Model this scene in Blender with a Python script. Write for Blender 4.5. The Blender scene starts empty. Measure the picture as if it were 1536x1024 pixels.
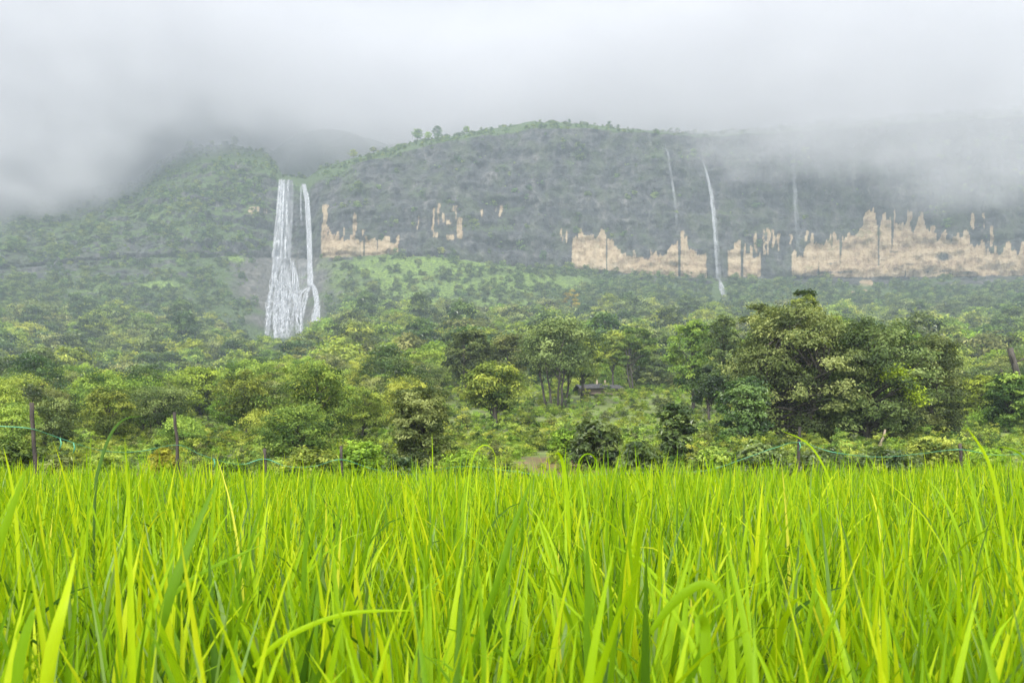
import bpy, math, numpy as np
from mathutils import Vector
R = math.radians
S = bpy.context.scene
COL = S.collection

# ------------------------------------------------------------------ camera, sky, sun, exposure
F = 1330.0            # focal length in photo pixels (1536 wide)
HY = 690.0            # photo row of the horizon
ZC = 0.98             # camera height
cam = bpy.data.objects.new('camera', bpy.data.cameras.new('camera')); COL.objects.link(cam)
cam.location = (0, 0, ZC); cam.rotation_euler = (R(90), 0, 0)
cam.data.sensor_width = 36; cam.data.lens = 36 * F / 1536
cam.data.shift_y = (HY - 512) / 1536
cam.data.clip_start = 0.05; cam.data.clip_end = 6000
cam.data.dof.use_dof = True; cam.data.dof.focus_distance = 5.5; cam.data.dof.aperture_fstop = 12
S.camera = cam

SUN_EL, SUN_AZ = R(42), R(190)      # compass style: 0 = +Y, clockwise
world = bpy.data.worlds.new('World'); S.world = world; world.use_nodes = True
nt = world.node_tree; nt.nodes.clear(); N = nt.nodes.new; L = nt.links.new
out = N('ShaderNodeOutputWorld')
sky = N('ShaderNodeTexSky'); sky.sky_type = 'NISHITA'; sky.sun_disc = False
sky.sun_elevation = SUN_EL; sky.sun_rotation = SUN_AZ
bg1 = N('ShaderNodeBackground'); bg1.inputs['Strength'].default_value = 0.1
L(sky.outputs['Color'], bg1.inputs['Color'])
tc = N('ShaderNodeTexCoord'); sep = N('ShaderNodeSeparateXYZ'); L(tc.outputs['Generated'], sep.inputs[0])
mp = N('ShaderNodeMapping'); mp.inputs['Scale'].default_value = (1.6, 1.6, 4.0); L(tc.outputs['Generated'], mp.inputs[0])
nz = N('ShaderNodeTexNoise'); nz.inputs['Scale'].default_value = 1.7; nz.inputs['Detail'].default_value = 4; L(mp.outputs[0], nz.inputs['Vector'])
ramp = N('ShaderNodeValToRGB'); e = ramp.color_ramp.elements
# overcast, with an added bright lobe low behind the viewer that front-lights everything
e[0].position = 0.0; e[0].color = (0.18, 0.187, 0.208, 1)
e[1].position = 1.0; e[1].color = (1.75, 1.76, 1.78, 1)
for p, c in ((0.36, (0.185, 0.193, 0.216, 1)), (0.44, (0.205, 0.215, 0.245, 1)), (0.62, (0.95, 0.97, 1.0, 1)), (0.85, (1.6, 1.62, 1.65, 1))):
    k = ramp.color_ramp.elements.new(p); k.color = c
dt = N('ShaderNodeVectorMath'); dt.operation = 'DOT_PRODUCT'; L(tc.outputs['Generated'], dt.inputs[0]); dt.inputs[1].default_value = (-0.08, -0.91, 0.41)
dm = N('ShaderNodeMapRange'); dm.inputs[1].default_value = -1; dm.inputs[2].default_value = 1; L(dt.outputs['Value'], dm.inputs[0])
L(dm.outputs[0], ramp.inputs[0])
mr = N('ShaderNodeMapRange'); mr.inputs[1].default_value = 0.3; mr.inputs[2].default_value = 0.7
mr.inputs[3].default_value = 0.9; mr.inputs[4].default_value = 1.08; L(nz.outputs['Fac'], mr.inputs[0])
bg2 = N('ShaderNodeBackground'); L(ramp.outputs[0], bg2.inputs['Color']); L(mr.outputs[0], bg2.inputs['Strength'])
mix = N('ShaderNodeMixShader'); mix.inputs[0].default_value = 0.92
L(bg1.outputs[0], mix.inputs[1]); L(bg2.outputs[0], mix.inputs[2]); L(mix.outputs[0], out.inputs['Surface'])

sun = bpy.data.objects.new('sun', bpy.data.lights.new('sun', 'SUN')); COL.objects.link(sun)
sun.data.energy = 2.0; sun.data.angle = R(10); sun.data.color = (1.0, 0.95, 0.85)
sd = Vector((math.sin(SUN_AZ) * math.cos(SUN_EL), math.cos(SUN_AZ) * math.cos(SUN_EL), math.sin(SUN_EL)))
sun.rotation_euler = sd.to_track_quat('Z', 'Y').to_euler()

S.view_settings.view_transform = 'Standard'; S.view_settings.look = 'None'
S.view_settings.exposure = 1.1; S.view_settings.gamma = 1.0
cy = S.cycles
cy.use_denoising = True
cy.max_bounces = 14; cy.diffuse_bounces = 3; cy.glossy_bounces = 2; cy.transmission_bounces = 4
cy.volume_bounces = 12; cy.transparent_max_bounces = 12
cy.use_adaptive_sampling = True; cy.adaptive_threshold = 0.02
cy.caustics_reflective = False; cy.caustics_refractive = False

# ------------------------------------------------------------------ helpers
rng = np.random.default_rng(7)

def W(x, y, Y):
    """photo pixel at depth Y -> world point"""
    return np.array([(x - 768) / F * Y, Y, ZC + (HY - y) / F * Y])

def hash3(i, j, k, s):
    n = (i.astype(np.int64) * 374761393 + j.astype(np.int64) * 668265263 + k.astype(np.int64) * 2147483647 + s * 1274126177) & 0xffffffff
    n = ((n ^ (n >> 13)) * 1274126177) & 0xffffffff
    n = n ^ (n >> 16)
    return (n & 0xffff) / 65535.0

def vnoise(x, y, z, s=0):
    x, y, z = np.broadcast_arrays(np.asarray(x, float), np.asarray(y, float), np.asarray(z, float))
    i, j, k = np.floor(x), np.floor(y), np.floor(z)
    fx, fy, fz = x - i, y - j, z - k
    fx, fy, fz = [t * t * (3 - 2 * t) for t in (fx, fy, fz)]
    r = 0
    for a in (0, 1):
        for b in (0, 1):
            for c in (0, 1):
                w = (fx if a else 1 - fx) * (fy if b else 1 - fy) * (fz if c else 1 - fz)
                r = r + w * hash3(i + a, j + b, k + c, s)
    return r * 2 - 1

def fbm(x, y, z, o=4, s=0):
    r, a, f, t = 0, 1.0, 1.0, 0
    for q in range(o):
        r = r + a * vnoise(np.asarray(x) * f, np.asarray(y) * f, np.asarray(z) * f, s + q * 17); t += a
        a *= 0.5; f *= 2.03
    return r / t

def sstep(a, b, x):
    t = np.clip((x - a) / (b - a), 0, 1); return t * t * (3 - 2 * t)

def mk_mesh(name, V, Fc, mats, tint=None, smooth=False, pattrs=None):
    me = bpy.data.meshes.new(name)
    V = np.asarray(V, np.float32); Fc = np.asarray(Fc, np.int32)
    n, k = Fc.shape
    me.vertices.add(len(V)); me.vertices.foreach_set('co', V.ravel())
    me.loops.add(n * k); me.loops.foreach_set('vertex_index', Fc.ravel())
    me.polygons.add(n); me.polygons.foreach_set('loop_start', np.arange(0, n * k, k, dtype=np.int32))
    me.polygons.foreach_set('use_smooth', np.full(n, smooth, dtype=bool))
    if tint is not None:
        a = me.attributes.new('tint', 'FLOAT', 'FACE'); a.data.foreach_set('value', np.asarray(tint, np.float32))
    for kx, vals in (pattrs or {}).items():
        a = me.attributes.new(kx, 'FLOAT', 'POINT'); a.data.foreach_set('value', np.asarray(vals, np.float32).ravel())
    for m in (mats if isinstance(mats, (list, tuple)) else [mats]):
        me.materials.append(m)
    me.update(calc_edges=True); me.validate()
    return me

def link(name, me, parent=None, loc=None):
    o = bpy.data.objects.new(name, me); COL.objects.link(o)
    if parent: o.parent = parent
    if loc is not None: o.location = [float(v) for v in loc]
    return o

def thing(name, label, cat, loc=(0, 0, 0), rz=0, group=None):
    o = link(name, None, loc=loc); o.rotation_euler = (0, 0, rz); o.empty_display_size = 0.2
    tag(o, label, cat, group); return o

def tag(o, label, cat, group=None, kind=None):
    o['label'] = label; o['category'] = cat
    if group: o['group'] = group
    if kind: o['kind'] = kind
    return o

def tube(P, r, sides=6):
    P = np.asarray(P, float); n = len(P); r = np.broadcast_to(np.asarray(r, float), (n,))
    T = np.gradient(P, axis=0); T /= np.linalg.norm(T, axis=1, keepdims=True) + 1e-9
    ref = np.array([0, 0, 1.0]) if abs(T[:, 2]).mean() < 0.8 else np.array([1.0, 0.2, 0])
    A = np.cross(T, ref); A /= np.linalg.norm(A, axis=1, keepdims=True) + 1e-9
    B = np.cross(T, A)
    th = np.arange(sides) * 2 * math.pi / sides
    V = P[:, None, :] + r[:, None, None] * (A[:, None, :] * np.cos(th)[None, :, None] + B[:, None, :] * np.sin(th)[None, :, None])
    V = V.reshape(-1, 3)
    i = np.arange(n - 1)[:, None] * sides; j = np.arange(sides)[None, :]; j2 = (j + 1) % sides
    Q = np.stack([i + j, i + j2, i + sides + j2, i + sides + j], -1).reshape(-1, 4)
    # end caps as a tip point
    V = np.vstack([V, P[0], P[-1]]); a, b = len(V) - 2, len(V) - 1
    c0 = np.stack([np.full(sides, a), (np.arange(sides) + 1) % sides, np.arange(sides), np.arange(sides)], -1)
    o = (n - 1) * sides
    c1 = np.stack([np.full(sides, b), o + np.arange(sides), o + (np.arange(sides) + 1) % sides, o + (np.arange(sides) + 1) % sides], -1)
    # degenerate quads are avoided by inserting midpoints instead of repeating a vertex
    m0 = (V[np.arange(sides)] + V[(np.arange(sides) + 1) % sides]) / 2
    m1 = (V[o + np.arange(sides)] + V[o + (np.arange(sides) + 1) % sides]) / 2
    k = len(V); V = np.vstack([V, m0, m1])
    c0[:, 3] = c0[:, 2]; c0 = np.stack([c0[:, 0], c0[:, 1], k + np.arange(sides), c0[:, 2]], -1)
    c1 = np.stack([c1[:, 0], c1[:, 1], k + sides + np.arange(sides), c1[:, 2]], -1)
    return V, np.vstack([Q, c0, c1])

class MB:
    def __init__(s): s.V, s.Q, s.T, s.n = [], [], [], 0
    def add(s, V, Q, t=0.5):
        s.V.append(V); s.Q.append(Q + s.n); s.T.append(np.broadcast_to(np.asarray(t, float), (len(Q),))); s.n += len(V); return s
    def tube(s, P, r, sides=6, t=0.5): return s.add(*tube(P, r, sides), t)
    def mesh(s, name, mat, smooth=False):
        return mk_mesh(name, np.vstack(s.V), np.vstack(s.Q), mat, np.concatenate(s.T), smooth)

def leaves(C, Nn, Ls, Ws, rg):
    """diamond leaves folded on their midrib"""
    n = len(C)
    Nn = Nn / (np.linalg.norm(Nn, axis=1, keepdims=True) + 1e-9)
    t = rg.normal(size=(n, 3)); t -= (t * Nn).sum(1, keepdims=True) * Nn; t /= np.linalg.norm(t, axis=1, keepdims=True) + 1e-9
    b = np.cross(Nn, t)
    l = Ls[:, None]; w = Ws[:, None]
    V = np.stack([C - t * l * .5 - Nn * l * .12, C + b * w * .5 + Nn * w * .15 - t * l * .05, C + t * l * .5 - Nn * l * .16, C - b * w * .5 + Nn * w * .15 - t * l * .05], 1).reshape(-1, 3)
    Q = np.arange(n * 4).reshape(n, 4)
    return V, Q

# ------------------------------------------------------------------ materials
def new_mat(name):
    m = bpy.data.materials.new(name); m.use_nodes = True
    m.node_tree.nodes.clear(); return m, m.node_tree.nodes.new, m.node_tree.links.new

def ramp_node(N, stops):
    r = N('ShaderNodeValToRGB'); e = r.color_ramp.elements
    e[0].position, e[0].color = stops[0][0], (*stops[0][1], 1)
    e[1].position, e[1].color = stops[-1][0], (*stops[-1][1], 1)
    for p, c in stops[1:-1]:
        q = e.new(p); q.color = (*c, 1)
    return r

def math_node(N, L, op, a, b=None):
    m = N('ShaderNodeMath'); m.operation = op
    for i, v in enumerate((a, b)):
        if v is None: continue
        if isinstance(v, (int, float)): m.inputs[i].default_value = v
        else: L(v, m.inputs[i])
    return m.outputs[0]

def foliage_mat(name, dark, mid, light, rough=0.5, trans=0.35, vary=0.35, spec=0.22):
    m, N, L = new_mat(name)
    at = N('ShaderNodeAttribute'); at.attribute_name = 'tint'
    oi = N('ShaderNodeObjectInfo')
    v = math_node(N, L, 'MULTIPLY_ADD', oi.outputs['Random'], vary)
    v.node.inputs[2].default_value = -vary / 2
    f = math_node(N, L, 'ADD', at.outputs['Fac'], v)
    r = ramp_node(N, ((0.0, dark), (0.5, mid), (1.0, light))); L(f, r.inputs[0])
    hs = N('ShaderNodeHueSaturation')
    h = math_node(N, L, 'MULTIPLY_ADD', oi.outputs['Random'], 7.31)
    h.node.inputs[2].default_value = 0.0
    h = math_node(N, L, 'FRACT', h); h = math_node(N, L, 'MULTIPLY_ADD', h, 0.05); h.node.inputs[2].default_value = 0.475
    L(h, hs.inputs['Hue']); L(r.outputs[0], hs.inputs['Color'])
    p = N('ShaderNodeBsdfPrincipled'); L(hs.outputs[0], p.inputs['Base Color']); p.inputs['Roughness'].default_value = rough
    p.inputs['Specular IOR Level'].default_value = spec
    tr = N('ShaderNodeBsdfTranslucent'); mx = N('ShaderNodeMix'); mx.data_type = 'RGBA'; mx.blend_type = 'MULTIPLY'
    mx.inputs[0].default_value = 1; L(hs.outputs[0], mx.inputs[6]); mx.inputs[7].default_value = (1.35, 1.25, 0.6, 1)
    L(mx.outputs[2], tr.inputs['Color'])
    ms = N('ShaderNodeMixShader'); ms.inputs[0].default_value = trans; L(p.outputs[0], ms.inputs[1]); L(tr.outputs[0], ms.inputs[2])
    o = N('ShaderNodeOutputMaterial'); L(ms.outputs[0], o.inputs['Surface'])
    return m

def bark_mat(name, a, b, scale=6):
    m, N, L = new_mat(name)
    tc = N('ShaderNodeTexCoord'); mp = N('ShaderNodeMapping'); mp.inputs['Scale'].default_value = (1, 1, 0.25); L(tc.outputs['Object'], mp.inputs[0])
    nz = N('ShaderNodeTexNoise'); nz.inputs['Scale'].default_value = scale; nz.inputs['Detail'].default_value = 6; L(mp.outputs[0], nz.inputs['Vector'])
    r = ramp_node(N, ((0.35, a), (0.68, b))); L(nz.outputs['Fac'], r.inputs[0])
    p = N('ShaderNodeBsdfPrincipled'); L(r.outputs[0], p.inputs['Base Color']); p.inputs['Roughness'].default_value = 0.85
    bp = N('ShaderNodeBump'); bp.inputs['Strength'].default_value = 0.6; bp.inputs['Distance'].default_value = 0.03
    L(nz.outputs['Fac'], bp.inputs['Height']); L(bp.outputs[0], p.inputs['Normal'])
    o = N('ShaderNodeOutputMaterial'); L(p.outputs[0], o.inputs['Surface']); return m

M = {}
M['forest'] = foliage_mat('forest leaves', (0.045, 0.085, 0.018), (0.175, 0.255, 0.048), (0.42, 0.50, 0.095), vary=0.55)
M['olive'] = foliage_mat('olive leaves', (0.035, 0.052, 0.018), (0.13, 0.17, 0.05), (0.36, 0.40, 0.15), vary=0.3)
M['fresh'] = foliage_mat('fresh leaves', (0.08, 0.13, 0.018), (0.21, 0.30, 0.035), (0.40, 0.50, 0.06), vary=0.3)
M['deep'] = foliage_mat('deep green leaves', (0.025, 0.055, 0.018), (0.08, 0.135, 0.035), (0.20, 0.28, 0.08), vary=0.3, rough=0.32, spec=0.5)
M['yellow'] = foliage_mat('yellow leaves', (0.20, 0.18, 0.02), (0.40, 0.36, 0.04), (0.6, 0.5, 0.06), vary=0.2)
M['vine'] = foliage_mat('vine leaves', (0.14, 0.24, 0.02), (0.28, 0.42, 0.03), (0.42, 0.55, 0.05), vary=0.2)
M['scrub'] = foliage_mat('scrub leaves', (0.04, 0.075, 0.027), (0.12, 0.18, 0.052), (0.24, 0.32, 0.085), vary=0.7)
M['bark'] = bark_mat('bark', (0.018, 0.015, 0.013), (0.07, 0.06, 0.05))
M['post'] = bark_mat('weathered post wood', (0.012, 0.010, 0.009), (0.055, 0.042, 0.034), 14)
M['palewood'] = bark_mat('pale stake wood', (0.16, 0.125, 0.085), (0.30, 0.24, 0.17), 12)

# ------------------------------------------------------------------ terrain
GY = np.array([-60, 0, 11.3, 12.3, 15.5, 19, 24, 35, 50, 70, 100, 150, 200, 300, 380, 450])
GZ = np.array([0, 0, 0, -0.35, -0.30, 0.45, 0.85, 1.5, 2.6, 4.6, 8.4, 15.0, 23.0, 43.0, 62, 78])
def Zt(X, Y):
    X = np.asarray(X, float); Y = np.asarray(Y, float)
    z = np.interp(Y, GY, GZ)
    a = sstep(14, 120, Y)
    z = z + fbm(X / 9, Y / 9, 0.3, 3, 3) * 0.28 * sstep(12, 22, Y) + fbm(X / 60, Y / 60, 1.3, 3, 9) * 1.6 * a * (1 + sstep(130, 220, Y))
    px = X / np.maximum(Y, 1) * F + 768
    z = z - 0.035 * Y * sstep(620, 250, px) * sstep(30, 120, Y) * sstep(330, 200, Y)      # lower ground on the left
    z = z - 15.0 * np.exp(-((px - 425) / 80) ** 2) * sstep(220, 372, Y)      # ravine under the main fall
    return z

# ground sheet out to the horizon
ys = np.concatenate([np.linspace(-60, -2, 14), np.linspace(0, 12, 40), np.linspace(12.3, 40, 90), np.geomspace(40.5, 372, 130), [376, 420, 600, 1200, 3000, 5500]])
ss = np.concatenate([np.linspace(-2.2, -0.85, 18), np.linspace(-0.82, 0.82, 230), np.linspace(0.85, 2.2, 18)])
YY, SS = np.meshgrid(ys, ss, indexing='ij')
XX = SS * (np.abs(YY) + 14)
ZZ = Zt(XX, np.minimum(YY, 372))
ZZ = np.where(YY > 374, 30.0, ZZ)
pxg = XX / np.maximum(YY, 1) * F + 768
soil = np.zeros_like(XX)
def soilband(x0, x1, y0, y1, amt=1.0):
    global soil
    soil = np.maximum(soil, amt * sstep(x0 - 1, x0 + 1, XX) * sstep(x1 + 1, x1 - 1, XX) * sstep(y0 - .6, y0 + .6, YY) * sstep(y1 + .6, y1 - .6, YY))
soilband(-13, -3.6, 17, 21.5); soilband(0.3, 3.5, 21, 27, .55); soilband(10.5, 19, 19.5, 24); soilband(4.8, 6.6, 22, 27, .8)
nr, nc = XX.shape
ii = np.arange(nr - 1)[:, None] * nc + np.arange(nc - 1)[None, :]
Q = np.stack([ii, ii + 1, ii + nc + 1, ii + nc], -1).reshape(-1, 4)

m, N, L = new_mat('ground')
tc = N('ShaderNodeTexCoord')
n1 = N('ShaderNodeTexNoise'); n1.inputs['Scale'].default_value = 0.5; n1.inputs['Detail'].default_value = 8; L(tc.outputs['Object'], n1.inputs['Vector'])
n2 = N('ShaderNodeTexNoise'); n2.inputs['Scale'].default_value = 4; n2.inputs['Detail'].default_value = 8; L(tc.outputs['Object'], n2.inputs['Vector'])
g = ramp_node(N, ((0.3, (0.045, 0.055, 0.02)), (0.5, (0.10, 0.14, 0.03)), (0.7, (0.17, 0.23, 0.045)))); L(n1.outputs['Fac'], g.inputs[0])
s = ramp_node(N, ((0.3, (0.07, 0.035, 0.02)), (0.7, (0.20, 0.105, 0.06)))); L(n2.outputs['Fac'], s.inputs[0])
at = N('ShaderNodeAttribute'); at.attribute_name = 'soil'
f = math_node(N, L, 'MULTIPLY_ADD', n2.outputs['Fac'], 1.2); f.node.inputs[2].default_value = -0.6
f = math_node(N, L, 'ADD', at.outputs['Fac'], f)
f = math_node(N, L, 'MULTIPLY', f, 1.6); f.node.use_clamp = True
mx = N('ShaderNodeMix'); mx.data_type = 'RGBA'; L(f, mx.inputs[0]); L(g.outputs[0], mx.inputs[6]); L(s.outputs[0], mx.inputs[7])
p = N('ShaderNodeBsdfPrincipled'); L(mx.outputs[2], p.inputs['Base Color']); p.inputs['Roughness'].default_value = 0.9
bp = N('ShaderNodeBump'); bp.inputs['Strength'].default_value = 0.8; bp.inputs['Distance'].default_value = 0.12; L(n2.outputs['Fac'], bp.inputs['Height']); L(bp.outputs[0], p.inputs['Normal'])
o = N('ShaderNodeOutputMaterial'); L(p.outputs[0], o.inputs['Surface'])
M['ground'] = m
ground = link('ground', mk_mesh('ground', np.stack([XX, YY, ZZ], -1).reshape(-1, 3), Q, m, smooth=True, pattrs={'soil': soil}))
ground['kind'] = 'structure'

# ------------------------------------------------------------------ the mountain: one sheet from the foot slope over the cliff and the ridge
kx = np.array([-500, 0, 100, 200, 260, 300, 350, 400, 424, 440, 462, 480, 520, 600, 700, 800, 870, 950, 1050, 1200, 1350, 1536, 2040])
Yc = np.array([400, 425, 440, 450, 456, 462, 470, 480, 488, 490, 488, 478, 470, 468, 470, 474, 478, 482, 486, 482, 474, 466, 440])
yA = np.array([470, 470, 470, 478, 480, 484, 498, 516, 520, 520, 516, 500, 474, 462, 460, 462, 466, 466, 468, 468, 466, 462, 462])   # Y = 392
yB = np.array([425, 425, 422, 420, 418, 418, 416, 424, 430, 432, 430, 420, 410, 402, 404, 412, 424, 432, 438, 440, 440, 436, 436])   # Yc - 26
yC = np.array([404, 402, 396, 388, 386, 385, 383, 382, 384, 385, 386, 386, 384, 381, 389, 400, 406, 411, 418, 415, 414, 413, 412])   # Yc - 5
yE = np.array([330, 330, 322, 300, 262, 244, 240, 250, 271, 274, 280, 268, 252, 230, 207, 193, 192, 198, 206, 196, 186, 176, 170])   # lip
yF = np.array([290, 290, 285, 268, 228, 219, 217, 226, 262, 264, 266, 254, 240, 217, 199, 183, 186, 193, 200, 186, 174, 164, 160])   # ridge
dE = np.array([50, 50, 50, 46, 44, 40, 34, 22, 8, 6, 8, 12, 16, 20, 24, 22, 20, 18, 16, 16, 16, 16, 16])
cols = np.arange(-440, 1981, 2.0)
ci = lambda a: np.interp(cols, kx, a)
def smooth1(a, w=9):
    k = np.hanning(w + 2)[1:-1]; k /= k.sum(); return np.convolve(np.pad(a, w // 2, mode='edge'), k, 'valid')
cYc = smooth1(ci(Yc), 15)
zp = lambda y, Y: ZC + (HY - y) / F * Y
keys = []
Y0 = np.full_like(cols, 340.0); keys.append((Y0, Zt((cols - 768) / F * 340, Y0) - 5))
YA = np.full_like(cols, 392.0) - 22 * sstep(330, 0, cols); keys.append((YA, zp(ci(yA), YA)))
YB = cYc - 26; keys.append((YB, zp(ci(yB), YB)))
YC = cYc - 6; keys.append((YC, zp(ci(yC), YC)))
YD = cYc + 1.5 + 0.3 * ci(dE); yD = ci(yC) * 0.45 + ci(yE) * 0.55; keys.append((YD, zp(yD, YD)))
YE = cYc + ci(dE); keys.append((YE, zp(ci(yE), YE)))
YF = cYc + ci(dE) + 42; zF = zp(ci(yF), YF); keys.append((YF, zF))
keys.append((YF + 50, zF - 6)); keys.append((YF + 160, zF - 60))
nrow = [22, 34, 22, 44, 44, 26, 10, 8]
tv = []
for q, n in enumerate(nrow):
    t = np.linspace(0, 1, n, endpoint=False)
    tv.append(q + t)
tv = np.concatenate(tv + [[len(nrow)]])
KY = np.array([k[0] for k in keys]); KZ = np.array([k[1] for k in keys])
def lerp_rows(K):
    q = np.clip(tv.astype(int), 0, len(nrow) - 1); t = (tv - q)[:, None]
    return K[q] * (1 - t) + K[q + 1] * t
PY, PZ = lerp_rows(KY), lerp_rows(KZ)
# soften the kinks a little along the profile
for _ in range(2):
    PY[1:-1] = (PY[:-2] + 2 * PY[1:-1] + PY[2:]) / 4; PZ[1:-1] = (PZ[:-2] + 2 * PZ[1:-1] + PZ[2:]) / 4
CX = np.broadcast_to(cols[None, :], PY.shape)
XX0 = (CX - 768) / F * PY
TV = np.broadcast_to(tv[:, None], PY.shape)
cliff = sstep(2.7, 3.1, TV) * sstep(5.3, 4.8, TV)
leftslope = sstep(420, 330, CX)
# gullies and buttresses, strata ledges, rough rock
bulge = fbm(XX0 / 46, 0.7, PZ / 120, 3, 21) * 9 + fbm(XX0 / 13, 2.2, PZ / 50, 3, 31) * 4.4
strata = fbm(XX0 / 90, 3.1, PZ / 5.5, 3, 41) * 3.0 + (np.abs(fbm(XX0 / 60, 5.1, PZ / 11, 2, 45)) * -2.4)
rough = fbm(XX0 / 4.2, PY / 4.2, PZ / 3.6, 4, 51) * 3.6
lower = sstep(1.0, 1.6, TV) * sstep(3.2, 2.7, TV)
dY = cliff * (bulge + strata + rough) + lower * (bulge * 0.3 + strata * 0.8 + rough * 0.7)
# an undercut below the pale band
dY += 3.2 * np.exp(-((TV - 2.98) / 0.05) ** 2) * sstep(-200, 0, CX)
PY = PY + dY
PZ = PZ + (1 - cliff) * sstep(0.3, 1.2, TV) * (fbm(XX0 / 14, PY / 14, 0.4, 4, 61) * 1.6) + sstep(4.8, 5.4, TV) * fbm(XX0 / 9, PY / 9, 0.1, 3, 71) * 1.2
PX = (CX - 768) / F * PY
PPY = HY - (PZ - ZC) / PY * F           # projected row of every vertex (columns keep their photo column)

# colour masks: shapes that belong to the rock itself
def prof(x, pts): a = np.array(pts, float); return np.interp(x, a[:, 0], a[:, 1])
jag = lambda s, w, a: (vnoise(CX / w, 0.5, 0.5, s) ) * a
beige = np.zeros_like(PX)
def band(x0, x1, top, bot, jagged=10, edge=2.0, s=1, w=5.0):
    global beige
    blk = lambda ww, q: (lambda u: hash3(np.floor(u), np.zeros_like(u), np.zeros_like(u), q) * 2 - 1)(CX / ww + 0.25 * vnoise(PPY / 12, CX / 40, 0.2, q))
    t = prof(CX, top) + blk(w, s) * jagged + blk(w * 2.3, s + 60) * jagged * .6 + vnoise(CX / w, 0.5, 0.5, s) * jagged * .3 + vnoise(CX / (w * .45), 0.5, 0.5, s + 3) * jagged * .5 + fbm(CX / 9, PPY / 9, 0, 2, s + 8) * 3
    b = prof(CX, bot) + vnoise(CX / 11, 0.5, 0.5, s + 5) * 1.5
    k = sstep(t - edge, t + edge, PPY) * sstep(b + 1.5, b - 1.5, PPY) * sstep(x0 - 1.5, x0 + 1.5, CX) * sstep(x1 + 1.5, x1 - 1.5, CX)
    beige = np.maximum(beige, k)
def col(x, w, y0, y1, a=1.0):
    global beige
    xx = CX + vnoise(PPY / 7, x, 0.3, 77) * 2
    ww = w * (0.7 + 0.5 * vnoise(PPY / 9, x, 0.7, 78))
    k = a * sstep(ww + 1.2, ww - 1.2, np.abs(xx - x)) * sstep(y0 - 3, y0 + 3, PPY) * sstep(y1 + 2, y1 - 2, PPY)
    beige = np.maximum(beige, k)
band(482, 597, [(482, 350), (500, 352), (528, 356), (560, 357), (597, 357)], [(482, 387), (597, 382)], 5, s=1)
col(487, 5, 307, 385); col(494, 4, 340, 385); col(532, 3, 318, 370); col(546, 2.5, 345, 370); col(515, 2, 341, 360); col(508, 2, 346, 360); col(598, 4, 352, 366)
col(650, 2.5, 312, 356); col(658, 2.5, 305, 338); col(664, 2, 320, 334); col(672, 6, 329, 337, .9); col(684, 2, 308, 330); col(689, 5, 326, 358); col(680, 3, 308, 318); col(655, 4, 348, 356); col(676, 6, 352, 360, .8); col(627, 2, 323, 345, .8); col(722, 3, 314, 326, .9); col(751, 3.5, 308, 325, .95); col(788, 1.5, 292, 308, .6); col(744, 2, 310, 318, .7)
col(376, 6, 306, 322, .8); col(388, 4, 308, 318, .6); col(398, 3, 312, 322, .5)
band(858, 1060, [(858, 364), (870, 352), (885, 356), (905, 352), (920, 366), (935, 376), (960, 384), (985, 378), (1000, 386), (1016, 352), (1030, 354), (1036, 380), (1060, 384)], [(858, 404), (920, 406), (950, 411), (1060, 418)], 6, s=2)
col(842, 2, 342, 362); col(850, 2.5, 346, 364); col(870, 3, 342, 362); col(903, 4, 348, 370); col(1024, 7, 346, 385)
band(1092, 1141, [(1092, 366), (1110, 364), (1141, 386)], [(1092, 416), (1141, 415)], 9, s=3)
for x, a, b in ((1134, 346, 380), (1146, 344, 382), (1152, 342, 384), (1160, 344, 372), (1168, 350, 376), (1186, 352, 366), (1210, 346, 362), (1217, 350, 374)): col(x, 2.6, a, b, .95)
band(1188, 1990, [(1188, 384), (1200, 380), (1222, 366), (1240, 352), (1262, 354), (1285, 346), (1298, 328), (1310, 320), (1318, 350), (1326, 324), (1340, 316), (1346, 344), (1356, 334), (1362, 324), (1370, 348), (1380, 322), (1390, 346), (1400, 352), (1448, 352), (1454, 362), (1500, 374), (1536, 372), (1700, 366), (1990, 360)], [(1188, 413), (1300, 416), (1536, 413), (1990, 411)], 7, s=4)
for x, w, a, b in ((1307, 5, 318, 360), (1327, 3, 320, 345), (1341, 2, 308, 330), (1364, 4, 318, 332), (1383, 6, 318, 362), (1398, 4, 338, 352), (1460, 3, 320, 345), (1476, 2, 320, 345), (1487, 4, 338, 370), (1512, 4, 362, 378)): col(x, w, a, b)
col(1278, 24, 434, 443, 1); col(1300, 9, 420, 444, 1); col(1262, 4, 432, 440)
# streaks of dark wet rock cut down through the pale band, cracks, one dark blot
st = vnoise(CX / 6.5, PPY / 220, 0.2, 91) + 0.6 * vnoise(CX / 2.6, PPY / 150, 0.2, 92)
beige *= 1 - 0.9 * sstep(0.72, 0.98, st + 0.25 * sstep(395, 350, PPY))
beige *= 1 - 0.9 * np.exp(-(((CX - 1415) / 13) ** 2 + ((PPY - 385) / 8) ** 2) ** 1.5)
beige *= 1 - 0.85 * np.exp(-((CX - 1318) / 2.0) ** 2) * sstep(405, 395, PPY)
for x0, x1, yy in ((1200, 1285, 409), (1365, 1460, 408), (1330, 1352, 376), (1350, 1372, 397), (1240, 1262, 396)):
    beige *= 1 - 0.8 * np.exp(-((PPY - yy - vnoise(CX / 14, .3, .2, 5) * 2) / 1.3) ** 2) * sstep(x0 - 6, x0 + 6, CX) * sstep(x1 + 6, x1 - 6, CX)
beige *= 1 - 0.85 * np.exp(-(((CX - 962) / 16) ** 2 + ((PPY - 381) / 6) ** 2) ** 1.5)
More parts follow.
